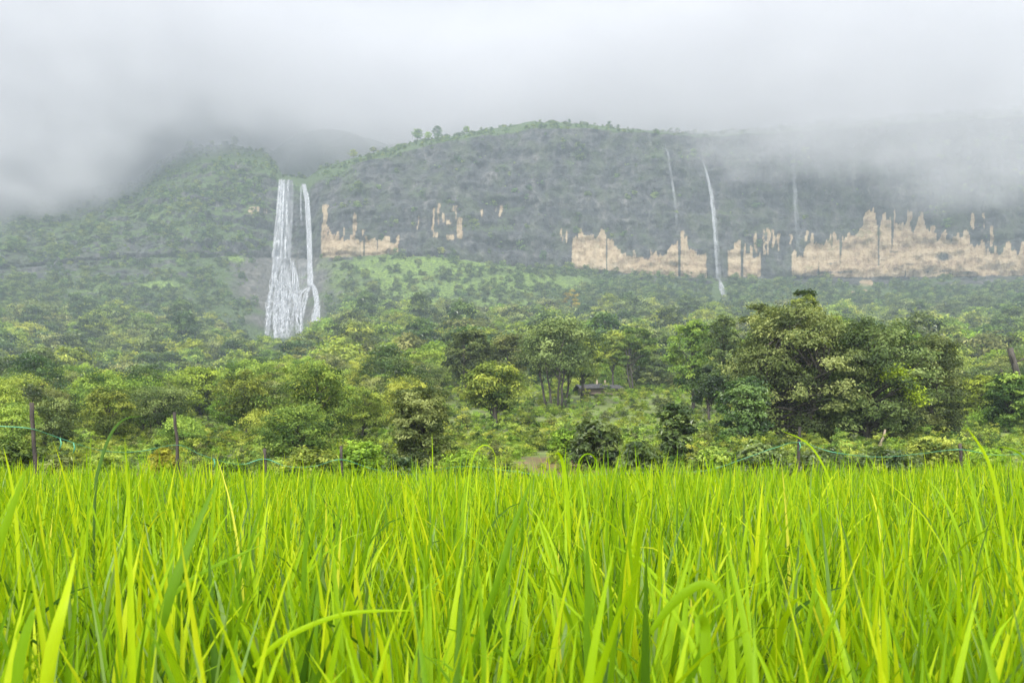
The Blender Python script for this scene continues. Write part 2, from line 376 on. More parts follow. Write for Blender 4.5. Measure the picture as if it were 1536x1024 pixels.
# steepness -> green
gY = np.gradient(PY, axis=0); gZ = np.gradient(PZ, axis=0)
steep = np.abs(gZ) / (np.hypot(gY, gZ) + 1e-6)
gn = fbm(PX / 16, PY / 16, PZ / 9, 4, 101)
green = sstep(0.93, 0.55, steep + 0.22 * gn)
green = np.maximum(green, sstep(-0.15, 0.3, gn + 0.15) * leftslope * sstep(2.8, 3.6, TV) * sstep(0.998, 0.9, steep))
green *= 1 - 0.9 * sstep(410, 470, CX) * sstep(2.85, 3.05, TV) * sstep(5.1, 4.85, TV + .2 * gn)
lipg = np.interp(CX, [420, 520, 620, 760, 1100], [0, 0.0, .15, .22, .25])
green = np.maximum(green, sstep(4.78, 5.1, TV + .3 * gn - lipg))
green = np.maximum(green, 0.38 * sstep(.1, .35, gn) * sstep(2.9, 3.1, TV) * sstep(0.97, .9, steep))
fallrock = np.exp(-(((CX - 425) / 85) ** 2) ** 2) * sstep(1.0, 1.35, TV) * sstep(3.15, 3.0, TV)
green *= 1 - 0.85 * fallrock * sstep(-0.5, 0.2, gn + 0.25)
green *= 1 - 0.8 * sstep(1170, 1210, CX) * sstep(2.25, 2.5, TV) * sstep(3.05, 2.95, TV) * sstep(-.4, .2, gn + .2)
rockleft = sstep(270, 200, CX) * sstep(1.9, 2.4, TV) * sstep(4.6, 3.8, TV)
green *= 1 - 0.6 * rockleft * sstep(-0.3, 0.25, gn)
meadow = np.zeros_like(PX)
for x, y, a, b, k in ((650, 405, 175, 26, 1), (785, 424, 110, 22, 1), (560, 395, 60, 12, .8), (765, 418, 95, 18, .9), (640, 430, 160, 20, .95), (710, 455, 150, 14, .8), (805, 440, 70, 16, .5), (235, 429, 42, 10, 1), (150, 432, 40, 12, .7), (352, 388, 22, 7, 1), (215, 318, 50, 16, .45), (550, 440, 60, 14, .5)):
    meadow = np.maximum(meadow, k * np.exp(-(((CX - x) / a) ** 2 + ((PPY - y) / b) ** 2) ** 1.5))
meadow *= sstep(3.02, 2.95, TV + (leftslope * -2)) * (0.6 + 0.4 * sstep(-0.4, 0.2, fbm(PX / 7, PY / 7, PZ / 4, 3, 7)))

nr, nc = PX.shape
ii = np.arange(nr - 1)[:, None] * nc + np.arange(nc - 1)[None, :]
Q = np.stack([ii, ii + 1, ii + nc + 1, ii + nc], -1).reshape(-1, 4)
m, N, L = new_mat('mountain rock')
tc = N('ShaderNodeTexCoord')
def noise(scale, det=6, sc=(1, 1, 1), rough=0.6):
    mp = N('ShaderNodeMapping'); mp.inputs['Scale'].default_value = sc; L(tc.outputs['Object'], mp.inputs[0])
    n = N('ShaderNodeTexNoise'); n.inputs['Scale'].default_value = scale; n.inputs['Detail'].default_value = det; n.inputs['Roughness'].default_value = rough
    L(mp.outputs[0], n.inputs['Vector']); return n.outputs['Fac']
attr = lambda a: (lambda q: (setattr(q, 'attribute_name', a), q.outputs['Fac'])[1])(N('ShaderNodeAttribute'))
def mixc(f, a, b):
    x = N('ShaderNodeMix'); x.data_type = 'RGBA'; L(f, x.inputs[0]); L(a, x.inputs[6]); L(b, x.inputs[7]); return x.outputs[2]
def edge(a, n, amp, gain):
    f = math_node(N, L, 'MULTIPLY_ADD', n, amp); f.node.inputs[2].default_value = -amp / 2
    f = math_node(N, L, 'ADD', a, f); f = math_node(N, L, 'SUBTRACT', f, 0.5); f = math_node(N, L, 'MULTIPLY_ADD', f, gain); f.node.inputs[2].default_value = 0.5; f.node.use_clamp = True
    return f
nA = noise(0.10, 8); nS = noise(0.22, 7, (1, 1, 0.12)); nL = noise(0.16, 6, (0.15, 0.15, 1.2)); nF = noise(0.9, 8)
rk = ramp_node(N, ((0.38, (0.008, 0.010, 0.012)), (0.49, (0.042, 0.044, 0.046)), (0.56, (0.085, 0.084, 0.082)), (0.64, (0.18, 0.172, 0.16))))
nM = noise(0.35, 9, (1, 1, 0.8), 0.68)
mm = math_node(N, L, 'ADD', math_node(N, L, 'ADD', math_node(N, L, 'MULTIPLY', nS, 0.42), math_node(N, L, 'MULTIPLY', nL, 0.20)), math_node(N, L, 'MULTIPLY', nM, 0.38)); L(mm, rk.inputs[0])
moss = ramp_node(N, ((0.3, (0.03, 0.042, 0.022)), (0.7, (0.085, 0.105, 0.05)))); L(nF, moss.inputs[0])
mf = N('ShaderNodeMapRange'); mf.inputs[1].default_value = 0.46; mf.inputs[2].default_value = 0.62; L(nA, mf.inputs[0])
mfm = math_node(N, L, 'MULTIPLY', mf.outputs[0], 0.65)
c = mixc(mfm, rk.outputs[0], moss.outputs[0])
tan = ramp_node(N, ((0.36, (0.035, 0.035, 0.032)), (0.5, (0.10, 0.098, 0.088)), (0.64, (0.20, 0.19, 0.165)))); L(mm, tan.inputs[0])
c = mixc(edge(attr('tan'), nA, 1.0, 2.0), c, tan.outputs[0])
bg = ramp_node(N, ((0.30, (0.045, 0.038, 0.032)), (0.40, (0.22, 0.155, 0.095)), (0.51, (0.36, 0.275, 0.17)), (0.62, (0.44, 0.355, 0.24)), (0.73, (0.48, 0.43, 0.35))))
nB = noise(0.42, 8, (1, 1, 0.30), 0.7)
L(math_node(N, L, 'ADD', math_node(N, L, 'MULTIPLY', nB, 0.6), math_node(N, L, 'MULTIPLY', nL, 0.4)), bg.inputs[0])
c = mixc(edge(attr('beige'), nB, 1.5, 2.0), c, bg.outputs[0])
gr = ramp_node(N, ((0.3, (0.035, 0.06, 0.02)), (0.55, (0.07, 0.11, 0.032)), (0.75, (0.12, 0.17, 0.05)))); L(nF, gr.inputs[0])
c = mixc(edge(attr('green'), nA, 0.8, 2.0), c, gr.outputs[0])
md = ramp_node(N, ((0.36, (0.055, 0.095, 0.025)), (0.5, (0.13, 0.20, 0.035)), (0.64, (0.23, 0.33, 0.05)))); L(nF, md.inputs[0])
c = mixc(edge(attr('meadow'), nA, 0.7, 2.0), c, md.outputs[0])
p = N('ShaderNodeBsdfPrincipled'); L(c, p.inputs['Base Color']); p.inputs['Roughness'].default_value = 0.8; p.inputs['Specular IOR Level'].default_value = 0.3
bp = N('ShaderNodeBump'); bp.inputs['Strength'].default_value = 1.0; bp.inputs['Distance'].default_value = 2.2
L(math_node(N, L, 'ADD', nF, nM), bp.inputs['Height']); L(bp.outputs[0], p.inputs['Normal'])
o = N('ShaderNodeOutputMaterial'); L(p.outputs[0], o.inputs['Surface'])
M['rock'] = m
mountain = link('mountain', mk_mesh('mountain', np.stack([PX, PY, PZ], -1).reshape(-1, 3), Q, m, smooth=True,
                pattrs={'beige': beige, 'green': green, 'meadow': meadow, 'tan': fallrock}))
mountain['kind'] = 'structure'

def surf(x, y):
    """point on the mountain seen at photo pixel (x, y): the nearest crossing of that column"""
    c = int(np.clip(round((x - cols[0]) / 2), 0, nc - 1))
    py = PPY[:193, c]
    hit = np.where((py[:-1] >= y) & (py[1:] < y))[0]
    k = hit[0] if len(hit) else min(int(np.argmin(np.abs(py - y))), len(py) - 2)
    k2 = k + 1; d = py[k] - py[k2]; t = (py[k] - y) / d if abs(d) > 1e-6 else 0
    Y = PY[k, c] * (1 - t) + PY[k2, c] * t
    return W(x, y, Y)

# hills standing behind in the cloud
def far_hill(name, pts, Y, seed):
    xs = np.arange(pts[0][0], pts[-1][0] + 1, 6.0)
    t = np.linspace(0, 1, 26)
    top = prof(xs, pts) + fbm(xs / 18, 0.3, 0.3, 3, seed) * 5
    yy = top[None, :] + (1 - np.sin(t[:, None] * math.pi / 2)) * 190
    Yd = Y - 30 * (1 - t[:, None]) + fbm(xs[None, :] / 25, t[:, None] * 5, 0.5, 4, seed + 3) * 12
    X = (xs[None, :] - 768) / F * Yd; Z = zp(yy, Yd)
    X = np.vstack([X, X[-1] * 1.06]); Yd = np.vstack([Yd, Yd[-1] + 60]); Z = np.vstack([Z, Z[-1] - 25])
    a, b = X.shape; ii = np.arange(a - 1)[:, None] * b + np.arange(b - 1)[None, :]
    Q = np.stack([ii, ii + 1, ii + b + 1, ii + b], -1).reshape(-1, 4)
    n = a * b
    o = link(name, mk_mesh(name, np.stack([X, Yd, Z], -1).reshape(-1, 3), Q, M['rock'], smooth=True, pattrs={'beige': np.zeros(n), 'green': np.full(n, .85), 'meadow': np.zeros(n), 'tan': np.zeros(n)}))
    o['kind'] = 'structure'
far_hill('hill', [(60, 300), (150, 225), (210, 190), (270, 174), (310, 178), (340, 187), (370, 204), (400, 220), (440, 250), (520, 300)], 625, 5)
far_hill('hill', [(380, 250), (420, 218), (450, 200), (490, 192), (530, 200), (580, 215), (640, 235), (720, 280)], 610, 6)

# ------------------------------------------------------------------ haze and the low cloud on the mountain
def box(name, a, b, mat):
    x0, y0, z0 = a; x1, y1, z1 = b
    V = [(x0, y0, z0), (x1, y0, z0), (x1, y1, z0), (x0, y1, z0), (x0, y0, z1), (x1, y0, z1), (x1, y1, z1), (x0, y1, z1)]
    Fq = [(0, 3, 2, 1), (4, 5, 6, 7), (0, 1, 5, 4), (1, 2, 6, 5), (2, 3, 7, 6), (3, 0, 4, 7)]
    o = link(name, mk_mesh(name, V, Fq, mat)); o['kind'] = 'stuff'; return o
m, N, L = new_mat('haze')
pv = N('ShaderNodeVolumePrincipled'); pv.inputs['Color'].default_value = (0.58, 0.675, 0.77, 1); pv.inputs['Density'].default_value = 0.00058
pv.inputs['Anisotropy'].default_value = 0.0
o = N('ShaderNodeOutputMaterial'); L(pv.outputs[0], o.inputs['Volume'])
HAZE = box('haze', (-13000, -70, -8), (13000, 5600, 262), m)

czx = np.array([-300, 0, 150, 230, 290, 420, 600, 800, 950, 1050, 1200, 1400, 1536, 1850])
czy = np.array([398, 388, 336, 244, 202, 200, 212, 206, 212, 250, 300, 322, 322, 320])
cdn = np.array([.036, .036, .034, .030, .026, .022, .022, .024, .024, .024, .026, .026, .026, .026])
cyf = np.array([408, 410, 424, 440, 458, 488, 512, 508, 490, 462, 432, 428, 425, 418])      # how far the cloud reaches out in front of the rock
cX = (czx - 768) / F * 470; cZ = zp(czy, 470.0)
m, N, L = new_mat('low cloud')
tc = N('ShaderNodeTexCoord'); sp = N('ShaderNodeSeparateXYZ'); L(tc.outputs['Object'], sp.inputs[0])
mrx = N('ShaderNodeMapRange'); mrx.inputs[1].default_value = float(cX[0]); mrx.inputs[2].default_value = float(cX[-1]); L(sp.outputs['X'], mrx.inputs[0])
def xramp(vals):
    v = np.asarray(vals, float); r = N('ShaderNodeValToRGB'); e = r.color_ramp.elements
    ts = (cX - cX[0]) / (cX[-1] - cX[0]); e[0].position = 0; e[0].color = (v[0],) * 3 + (1,); e[1].position = 1; e[1].color = (v[-1],) * 3 + (1,)
    for t, q in zip(ts[1:-1], v[1:-1]):
        k = e.new(float(t)); k.color = (q, q, q, 1)
    L(mrx.outputs[0], r.inputs[0])
    return r.outputs[0]
zb = math_node(N, L, 'MULTIPLY', xramp(cZ / 300.0), 300.0)
dn = math_node(N, L, 'MULTIPLY', xramp(cdn / 0.15), 0.15)
mp = N('ShaderNodeMapping'); mp.inputs['Scale'].default_value = (1, 1, 1.5); L(tc.outputs['Object'], mp.inputs[0])
nz = N('ShaderNodeTexNoise'); nz.inputs['Scale'].default_value = 0.014; nz.inputs['Detail'].default_value = 5; nz.inputs['Roughness'].default_value = 0.55; L(mp.outputs[0], nz.inputs['Vector'])
w = math_node(N, L, 'MULTIPLY_ADD', nz.outputs['Fac'], 90.0); w.node.inputs[2].default_value = -45.0
nz2 = N('ShaderNodeTexNoise'); nz2.inputs['Scale'].default_value = 0.05; nz2.inputs['Detail'].default_value = 3; L(mp.outputs[0], nz2.inputs['Vector'])
w2 = math_node(N, L, 'MULTIPLY_ADD', nz2.outputs['Fac'], 36.0); w2.node.inputs[2].default_value = -18.0
w = math_node(N, L, 'ADD', w, w2)
h = math_node(N, L, 'ADD', math_node(N, L, 'SUBTRACT', sp.outputs['Z'], zb), w)
ms_ = N('ShaderNodeMapRange'); ms_.interpolation_type = 'SMOOTHSTEP'; ms_.inputs[1].default_value = 0; ms_.inputs[2].default_value = 40; L(h, ms_.inputs[0])
tp = N('ShaderNodeMapRange'); tp.interpolation_type = 'SMOOTHSTEP'; tp.inputs[1].default_value = 345; tp.inputs[2].default_value = 250; L(sp.outputs['Z'], tp.inputs[0])
fy = math_node(N, L, 'ADD', math_node(N, L, 'SUBTRACT', sp.outputs['Y'], math_node(N, L, 'MULTIPLY', xramp(cyf / 1000.0), 1000.0)), math_node(N, L, 'MULTIPLY', w, 0.35))
fr = N('ShaderNodeMapRange'); fr.interpolation_type = 'SMOOTHSTEP'; fr.inputs[1].default_value = 8; fr.inputs[2].default_value = 44; L(fy, fr.inputs[0])
d = math_node(N, L, 'MULTIPLY', math_node(N, L, 'MULTIPLY', math_node(N, L, 'MULTIPLY', ms_.outputs[0], dn), tp.outputs[0]), fr.outputs[0])
pv = N('ShaderNodeVolumePrincipled'); pv.inputs['Color'].default_value = (0.665, 0.66, 0.682, 1); pv.inputs['Anisotropy'].default_value = -0.25; L(d, pv.inputs['Density'])
o = N('ShaderNodeOutputMaterial'); L(pv.outputs[0], o.inputs['Volume'])
m.cycles.volume_step_rate = 0.16
M['cloud'] = m
xs = np.linspace(cX[0], cX[-1], 60); zl = np.interp(xs, cX, cZ) - 14 + fbm(xs / 25, .2, .2, 2, 4) * 3
yl = np.interp(xs, cX, cyf) - 4
ring = [np.stack([xs, yl, zl], -1), np.stack([xs, np.full(60, 720.0), zl], -1), np.stack([xs, np.full(60, 720.0), np.full(60, 350.0)], -1), np.stack([xs, yl, np.full(60, 350.0)], -1)]
V = np.stack(ring, 1).reshape(-1, 3)
Qs = [[4 * i + a, 4 * i + (a + 1) % 4, 4 * i + 4 + (a + 1) % 4, 4 * i + 4 + a] for i in range(59) for a in range(4)] + [[3, 2, 1, 0], [236, 237, 238, 239]]
cl = link('cloud', mk_mesh('cloud', V, Qs, m)); cl['kind'] = 'stuff'

# ------------------------------------------------------------------ trees
def make_tree(seed, H, Wd, base=0.3, ncl=24, twigs=10, nl=16, leaf=0.2, flat=0.62, tr=0.14, mat='forest', widest=0.45, stems=1, lobes=0.35, ctint=0.26, clr=0.17, limb=True, asp=0.5, droop=0.0):
    rg = np.random.default_rng(seed)
    u = (np.arange(ncl) + rg.random(ncl)) / ncl * 0.94 + 0.03
    ang = np.arange(ncl) * 2.399963 + rg.random(ncl) * 1.2
    rad = np.where(u < widest, np.sqrt(np.clip(1 - ((widest - u) / widest * 0.85) ** 2, 0, 1)), np.sqrt(np.clip(1 - ((u - widest) / (1 - widest)) ** 2, 0, 1)))
    la, lb = rg.random(2) * 6.28
    rad = rad * (1 + lobes * 0.5 * np.sin(2 * ang + la) + lobes * 0.5 * np.sin(3 * ang + lb + u * 4)) * (0.55 + 0.45 * rg.random(ncl) ** 0.5)
    rc = Wd * clr * (0.7 + 0.6 * rg.random(ncl))
    C = np.stack([np.cos(ang) * rad * (Wd / 2 - rc * 0.7), np.sin(ang) * rad * (Wd / 2 - rc * 0.7), base * H + u * (H * (1 - base) - rc * flat)], -1)
    D = rg.normal(size=(ncl, twigs, 3)); D /= np.linalg.norm(D, axis=2, keepdims=True); D[..., 2] = np.where(D[..., 2] < -0.25, -D[..., 2], D[..., 2])
    T = C[:, None, :] + D * (rc[:, None, None] * (0.55 + 0.5 * rg.random((ncl, twigs, 1)))) * np.array([1, 1, flat])
    T[..., 2] -= droop * rc[:, None] * rg.random((ncl, twigs))
    P = T[:, :, None, :] + rg.normal(size=(ncl, twigs, nl, 3)) * (rc[:, None, None, None] * 0.26) * np.array([1, 1, 0.55])
    out = P - np.array([0, 0, base * H + 0.45 * (H * (1 - base))]); out /= np.linalg.norm(out, axis=-1, keepdims=True) + 1e-6
    ol = P - C[:, None, None, :] + np.array([0, 0, .25]) * rc[:, None, None, None]; ol /= np.linalg.norm(ol, axis=-1, keepdims=True) + 1e-6
    Nn = np.array([0, 0, 0.5]) + out * 0.3 + ol * 0.7 + rg.normal(size=P.shape) * 0.38
    n = ncl * twigs * nl
    Ls = leaf * (0.6 + 0.8 * rg.random(n)); V, Q = leaves(P.reshape(-1, 3), Nn.reshape(-1, 3), Ls, Ls * asp * (0.8 + .4 * rg.random(n)), rg)
    ct = rg.normal(size=(ncl, 1, 1)) * ctint + rg.normal(size=(ncl, twigs, 1)) * ctint * 0.6
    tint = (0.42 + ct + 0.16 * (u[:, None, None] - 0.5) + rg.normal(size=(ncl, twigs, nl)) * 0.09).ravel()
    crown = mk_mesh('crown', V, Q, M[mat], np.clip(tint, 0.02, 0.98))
    mb = MB()
    tops = []
    for s in range(stems):
        a = rg.random() * 6.28; off = 0 if stems == 1 else 0.12 * Wd
        b0 = np.array([math.cos(a) * off, math.sin(a) * off, -0.15])
        h = H * (0.62 + 0.15 * rg.random())
        tt = np.linspace(0, 1, 7)
        pts = b0 + np.stack([np.cumsum(rg.normal(size=7)) * Wd * 0.012 + tt * math.cos(a) * off * 1.5, np.cumsum(rg.normal(size=7)) * Wd * 0.012 + tt * math.sin(a) * off * 1.5, tt * h], -1)
        mb.tube(pts, tr * (1.15 - 0.95 * tt) * (1 if stems == 1 else 0.75), 7); tops.append(pts)
    if limb:
        for k in range(ncl):
            pts = tops[k % stems]
            z = np.clip(C[k, 2] * (0.45 + 0.3 * rg.random()), pts[1, 2], pts[-1, 2])
            s0 = np.array([np.interp(z, pts[:, 2], pts[:, 0]), np.interp(z, pts[:, 2], pts[:, 1]), z])
            t = np.linspace(0, 1, 5)[:, None]
            cur = s0 * (1 - t) + C[k] * t + np.array([0, 0, 1]) * (np.sin(t * 3.14) * 0.12 * (C[k, 2] - z)) + rg.normal(size=(5, 3)) * 0.02 * Wd * np.sin(t * 3.14)
            mb.tube(cur, tr * 0.27 * (1.05 - 0.85 * t[:, 0]), 5)
            for q in range(0, twigs, 3):
                t2 = np.linspace(0, 1, 3)[:, None]; mb.tube(C[k] * (1 - t2) + T[k, q] * t2, tr * 0.1 * (1.1 - t2[:, 0]), 4)
    return mb.mesh('trunk', M['bark'], True), crown

def place_tree(meshes, name, label, cat, loc, sc=1.0, rz=0.0, group=None):
    t = thing(name, label, cat, loc, rz, group); t.scale = (sc,) * 3 if np.isscalar(sc) else sc
    link('trunk', meshes[0], t); link('crown', meshes[1], t)
    return t

def ground_at(x, Y, dy=0.0):
    X = (x - 768) / F * Y; return np.array([X, Y, float(Zt(X, Y)) + dy])

def hero(seed, x, ytop, Y, wpx, label, name='tree', cat='tree', mat='forest', rz=0, group=None, yb=None, **kw):
    g = ground_at(x, Y, -0.05)
    H = zp(ytop, Y) - g[2]; Wd = wpx / F * Y
    return place_tree(make_tree(seed, H, Wd, mat=mat, **kw), name, label, cat, g, 1, rz, group)

# the big trees on the right
hero(11, 1188, 452, 37, 205, 'largest dark olive tree, right of centre, ragged on top and dense to the ground', mat='olive', base=0.03, ncl=115, twigs=14, nl=24, leaf=0.14, tr=0.2, clr=0.11, lobes=0.5, stems=2, widest=0.42)
hero(33, 1208, 427, 39, 62, 'slender tree whose pale tip rises highest above the large dark group', mat='forest', base=0.3, ncl=40, twigs=10, nl=16, leaf=0.13, tr=0.1, clr=0.15, widest=0.3)
hero(34, 1146, 450, 40, 84, 'ragged tree forming the upper left shoulder of the large dark group', mat='olive', base=0.2, ncl=44, twigs=11, nl=20, leaf=0.14, tr=0.1, clr=0.15, lobes=.6, widest=0.5)
hero(35, 1262, 468, 40, 70, 'tree in the notch between the largest olive tree and the broad one', mat='forest', base=0.2, ncl=36, twigs=11, nl=20, leaf=0.14, tr=0.1, clr=0.16, lobes=.6, widest=0.5)
hero(12, 1302, 474, 36, 190, 'broad olive tree with a bare dark trunk and a pale stake leaning below it', mat='olive', base=0.07, ncl=90, twigs=13, nl=24, leaf=0.13, tr=0.2, clr=0.115, lobes=0.3, widest=0.5)
hero(13, 1398, 498, 39, 115, 'yellow-olive tree on the right flank of the large dark tree group', mat='olive', base=0.04, ncl=56, twigs=12, nl=24, leaf=0.13, tr=0.12, clr=0.15, widest=0.4)
hero(14, 1120, 560, 34, 80, 'narrow dark tree on the left flank of the large dark tree group', mat='deep', base=0.1, ncl=30, twigs=12, nl=22, leaf=0.14, tr=0.1, clr=0.19)
# the leafy tree wrapped in creepers, the layered tree, the grove
hero(15, 632, 574, 22, 92, 'small tree wrapped in leafy creepers, rising straight behind the rice', mat='olive', base=0.03, ncl=46, twigs=13, nl=24, leaf=0.075, tr=0.05, clr=0.18, widest=0.62, lobes=0.3)
hero(16, 741, 541, 46, 98, 'rounded tree with a dark ivy-clad trunk in the middle of the clearing', mat='forest', base=0.32, ncl=36, twigs=12, nl=24, leaf=0.16, tr=0.17, clr=0.18, flat=0.5)
hero(17, 706, 492, 74, 78, 'tall yellowish tree on a double trunk left of the grove', mat='olive', base=0.34, ncl=32, twigs=11, nl=22, leaf=0.24, tr=0.16, stems=2)
hero(18, 762, 497, 80, 74, 'olive tree between the double-trunked tree and the tallest grove tree', mat='olive', base=0.32, ncl=30, twigs=11, nl=22, leaf=0.24, tr=0.16)
hero(19, 838, 474, 72, 122, 'tallest tree of the grove, wide crown on several thin dark trunks', mat='olive', base=0.36, ncl=54, twigs=12, nl=24, leaf=0.22, tr=0.14, stems=5, widest=0.4)
hero(20, 872, 500, 78, 70, 'tree on the right edge of the grove beside the small dark-roofed hut', mat='forest', base=0.36, ncl=30, twigs=11, nl=22, leaf=0.22, tr=0.15)
hero(21, 921, 494, 98, 52, 'slim tree directly right of the small dark-roofed hut', mat='forest', base=0.42, ncl=26, twigs=10, nl=22, leaf=0.26, tr=0.13)
hero(22, 954, 488, 96, 58, 'forked tree with bare lower trunk, second right of the hut', mat='forest', base=0.4, ncl=28, twigs=10, nl=22, leaf=0.26, tr=0.14, stems=2)
hero(23, 988, 532, 104, 42, 'small dark tree with twin thin trunks at the top of the scrubby slope', mat='deep', base=0.36, ncl=20, twigs=10, nl=20, leaf=0.26, tr=0.12, stems=2)
hero(24, 1040, 478, 66, 78, 'tall light green tree left of the large dark tree group', mat='forest', base=0.22, ncl=34, twigs=11, nl=22, leaf=0.22, tr=0.14)
hero(25, 1084, 470, 62, 66, 'tall pale-green tree touching the left side of the large dark tree', mat='olive', base=0.2, ncl=34, twigs=11, nl=22, leaf=0.2, tr=0.14)
hero(26, 1066, 545, 52, 62, 'dark round-topped tree on a thin trunk in front of the yellow-green one', mat='deep', base=0.38, ncl=26, twigs=11, nl=22, leaf=0.17, tr=0.1)
hero(27, 1016, 602, 24, 54, 'small creeper-clad tree with drooping big leaves standing behind the rice', mat='deep', base=0.06, ncl=26, twigs=10, nl=16, leaf=0.13, tr=0.06, clr=0.2, widest=0.7)
hero(28, 300, 548, 72, 100, 'bright green full-crowned tree behind the second fence post', mat='fresh', base=0.14, ncl=44, twigs=12, nl=24, leaf=0.22, tr=0.16, flat=0.5)
hero(29, 60, 447, 318, 88, 'dark dense tree standing out at the upper left edge of the forest', mat='deep', base=0.1, ncl=30, twigs=10, nl=14, leaf=0.9, tr=0.4)
hero(30, 857, 433, 352, 26, 'small yellow-leaved tree high on the slope under the cliff', mat='yellow', base=0.15, ncl=16, twigs=8, nl=12, leaf=0.7, tr=0.2)

hero(31, 1518, 556, 44, 78, 'leafy tree hiding the lower trunk of the dead snag at the right edge', mat='forest', base=0.1, ncl=34, twigs=11, nl=22, leaf=0.16, tr=0.1, clr=0.18)
hero(32, 1470, 560, 52, 60, 'light green tree between the large dark group and the dead snag', mat='fresh', base=0.12, ncl=30, twigs=11, nl=20, leaf=0.17, tr=0.1, clr=0.18)

# kinds for the woodland, nearer ones as trees of their own
KINDS = []
spec = [('rounded green tree', dict(H=7, Wd=6.4, mat='forest', base=0.2)), ('flat-topped olive tree', dict(H=6.6, Wd=7.4, mat='olive', base=0.36, flat=0.42, widest=0.7)),
        ('pale olive tree', dict(H=6.2, Wd=5.4, mat='olive', base=0.16)), ('tall dark green tree', dict(H=8.6, Wd=5.8, mat='deep', base=0.2)),
        ('bright green tree', dict(H=6.4, Wd=5.6, mat='fresh', base=0.2)), ('loose-crowned green tree', dict(H=7.6, Wd=6.6, mat='forest', base=0.3, lobes=0.6, flat=0.5)),
        ('low spreading tree', dict(H=5.0, Wd=6.6, mat='forest', base=0.15, flat=0.5))]
for k, (nm, kw) in enumerate(spec):
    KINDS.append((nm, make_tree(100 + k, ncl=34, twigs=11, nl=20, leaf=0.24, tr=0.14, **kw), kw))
BXX = np.array([-400, 0, 100, 200, 300, 350, 400, 430, 480, 520, 560, 700, 860, 950, 1060, 1100, 1300, 1400, 1536, 1900])
BXY = np.array([445, 445, 447, 458, 468, 486, 508, 514, 488, 448, 440, 446, 440, 442, 452, 456, 456, 448, 442, 440])
def clearing(x, Y):
    y = HY - (Zt((x - 768) / F * Y, Y) - ZC) / Y * F
    return (x > 655) & (x < 1130) & (Y < 108)
pts = []
cand = rng.random((60000, 2)); tried = 0
def scatter(Ya, Yb, dmin, smax, nmax):
    got = []; cell = {}
    for _ in range(nmax * 14):
        Y = math.sqrt(rng.random() * (Yb ** 2 - Ya ** 2) + Ya ** 2); x = 768 + (rng.random() * 2 - 1) * smax * F
        X = (x - 768) / F * Y
        dm = dmin * (0.8 + 0.5 * rng.random())
        c = (int(X // dmin), int(Y // dmin)); ok = True
        for a in (-2, -1, 0, 1, 2):
            for b in (-2, -1, 0, 1, 2):
                for q in cell.get((c[0] + a, c[1] + b), ()):
                    if (q[0] - X) ** 2 + (q[1] - Y) ** 2 < dm * dm: ok = False; break
                if not ok: break
            if not ok: break
        if ok:
            cell.setdefault(c, []).append((X, Y)); got.append((x, X, Y))
            if len(got) >= nmax: break
    return got
LM = [(50, 'behind the tallest left fence post'), (160, 'between the two tall fence posts'), (263, 'behind the second fence post'), (400, 'behind the short third fence post'), (512, 'behind the fourth fence post'), (620, 'behind the creeper-wrapped tree'),
      (740, 'behind the ivy-clad clearing tree'), (840, 'behind the grove'), (940, 'above the scrubby clearing'), (1060, 'left of the large dark tree group'), (1220, 'behind the large dark tree group'), (1420, 'right of the large dark tree group'), (1510, 'near the dead snag')]
used = {}
nind = 0
for x, X, Y in sorted(scatter(25, 150, 3.0, 0.62, 1300), key=lambda q: q[2]):
    if clearing(x, Y) or nind >= 297: continue
    if Y < 36 and (x > 640 or rng.random() < .35): continue
    if abs(x - 632) < 60 and Y < 36: continue
    if x > 1130 and x < 1450 and Y < 60: continue
    if x > 1440 and Y < 62: continue
    if abs(x - 300) < 45 and 36 < Y < 72: continue
    k = int(rng.integers(len(KINDS))); nm, ms, kw = KINDS[k]
    s = (0.75 + 0.5 * rng.random()) * float(np.interp(Y, [25, 40, 60, 90, 130, 176], [0.31, 0.38, 0.48, 0.62, 0.74, 0.82]))
    row = 'in the front row' if Y < 58 else 'a little way in' if Y < 85 else 'well inside the wood' if Y < 125 else 'far up the wood'
    lm = min(LM, key=lambda q: abs(q[0] - x))[1]
    q_ = s / float(np.interp(Y, [25, 40, 60, 90, 130, 176], [0.31, 0.38, 0.48, 0.62, 0.74, 0.82])); size = 'small ' if q_ < 0.88 else 'big ' if q_ > 1.14 else ''
    lab = f'{size}{nm} {lm}, {row}'
    used[lab] = used.get(lab, 0) + 1
    place_tree(ms, 'tree', lab, 'tree', (X, Y, float(Zt(X, Y)) - 0.1), s, rng.random() * 6.28, 'woodland trees at the foot of the mountain')
    nind += 1; FARY = Y
print('individual trees', nind, 'shared labels', sum(1 for v in used.values() if v > 1))

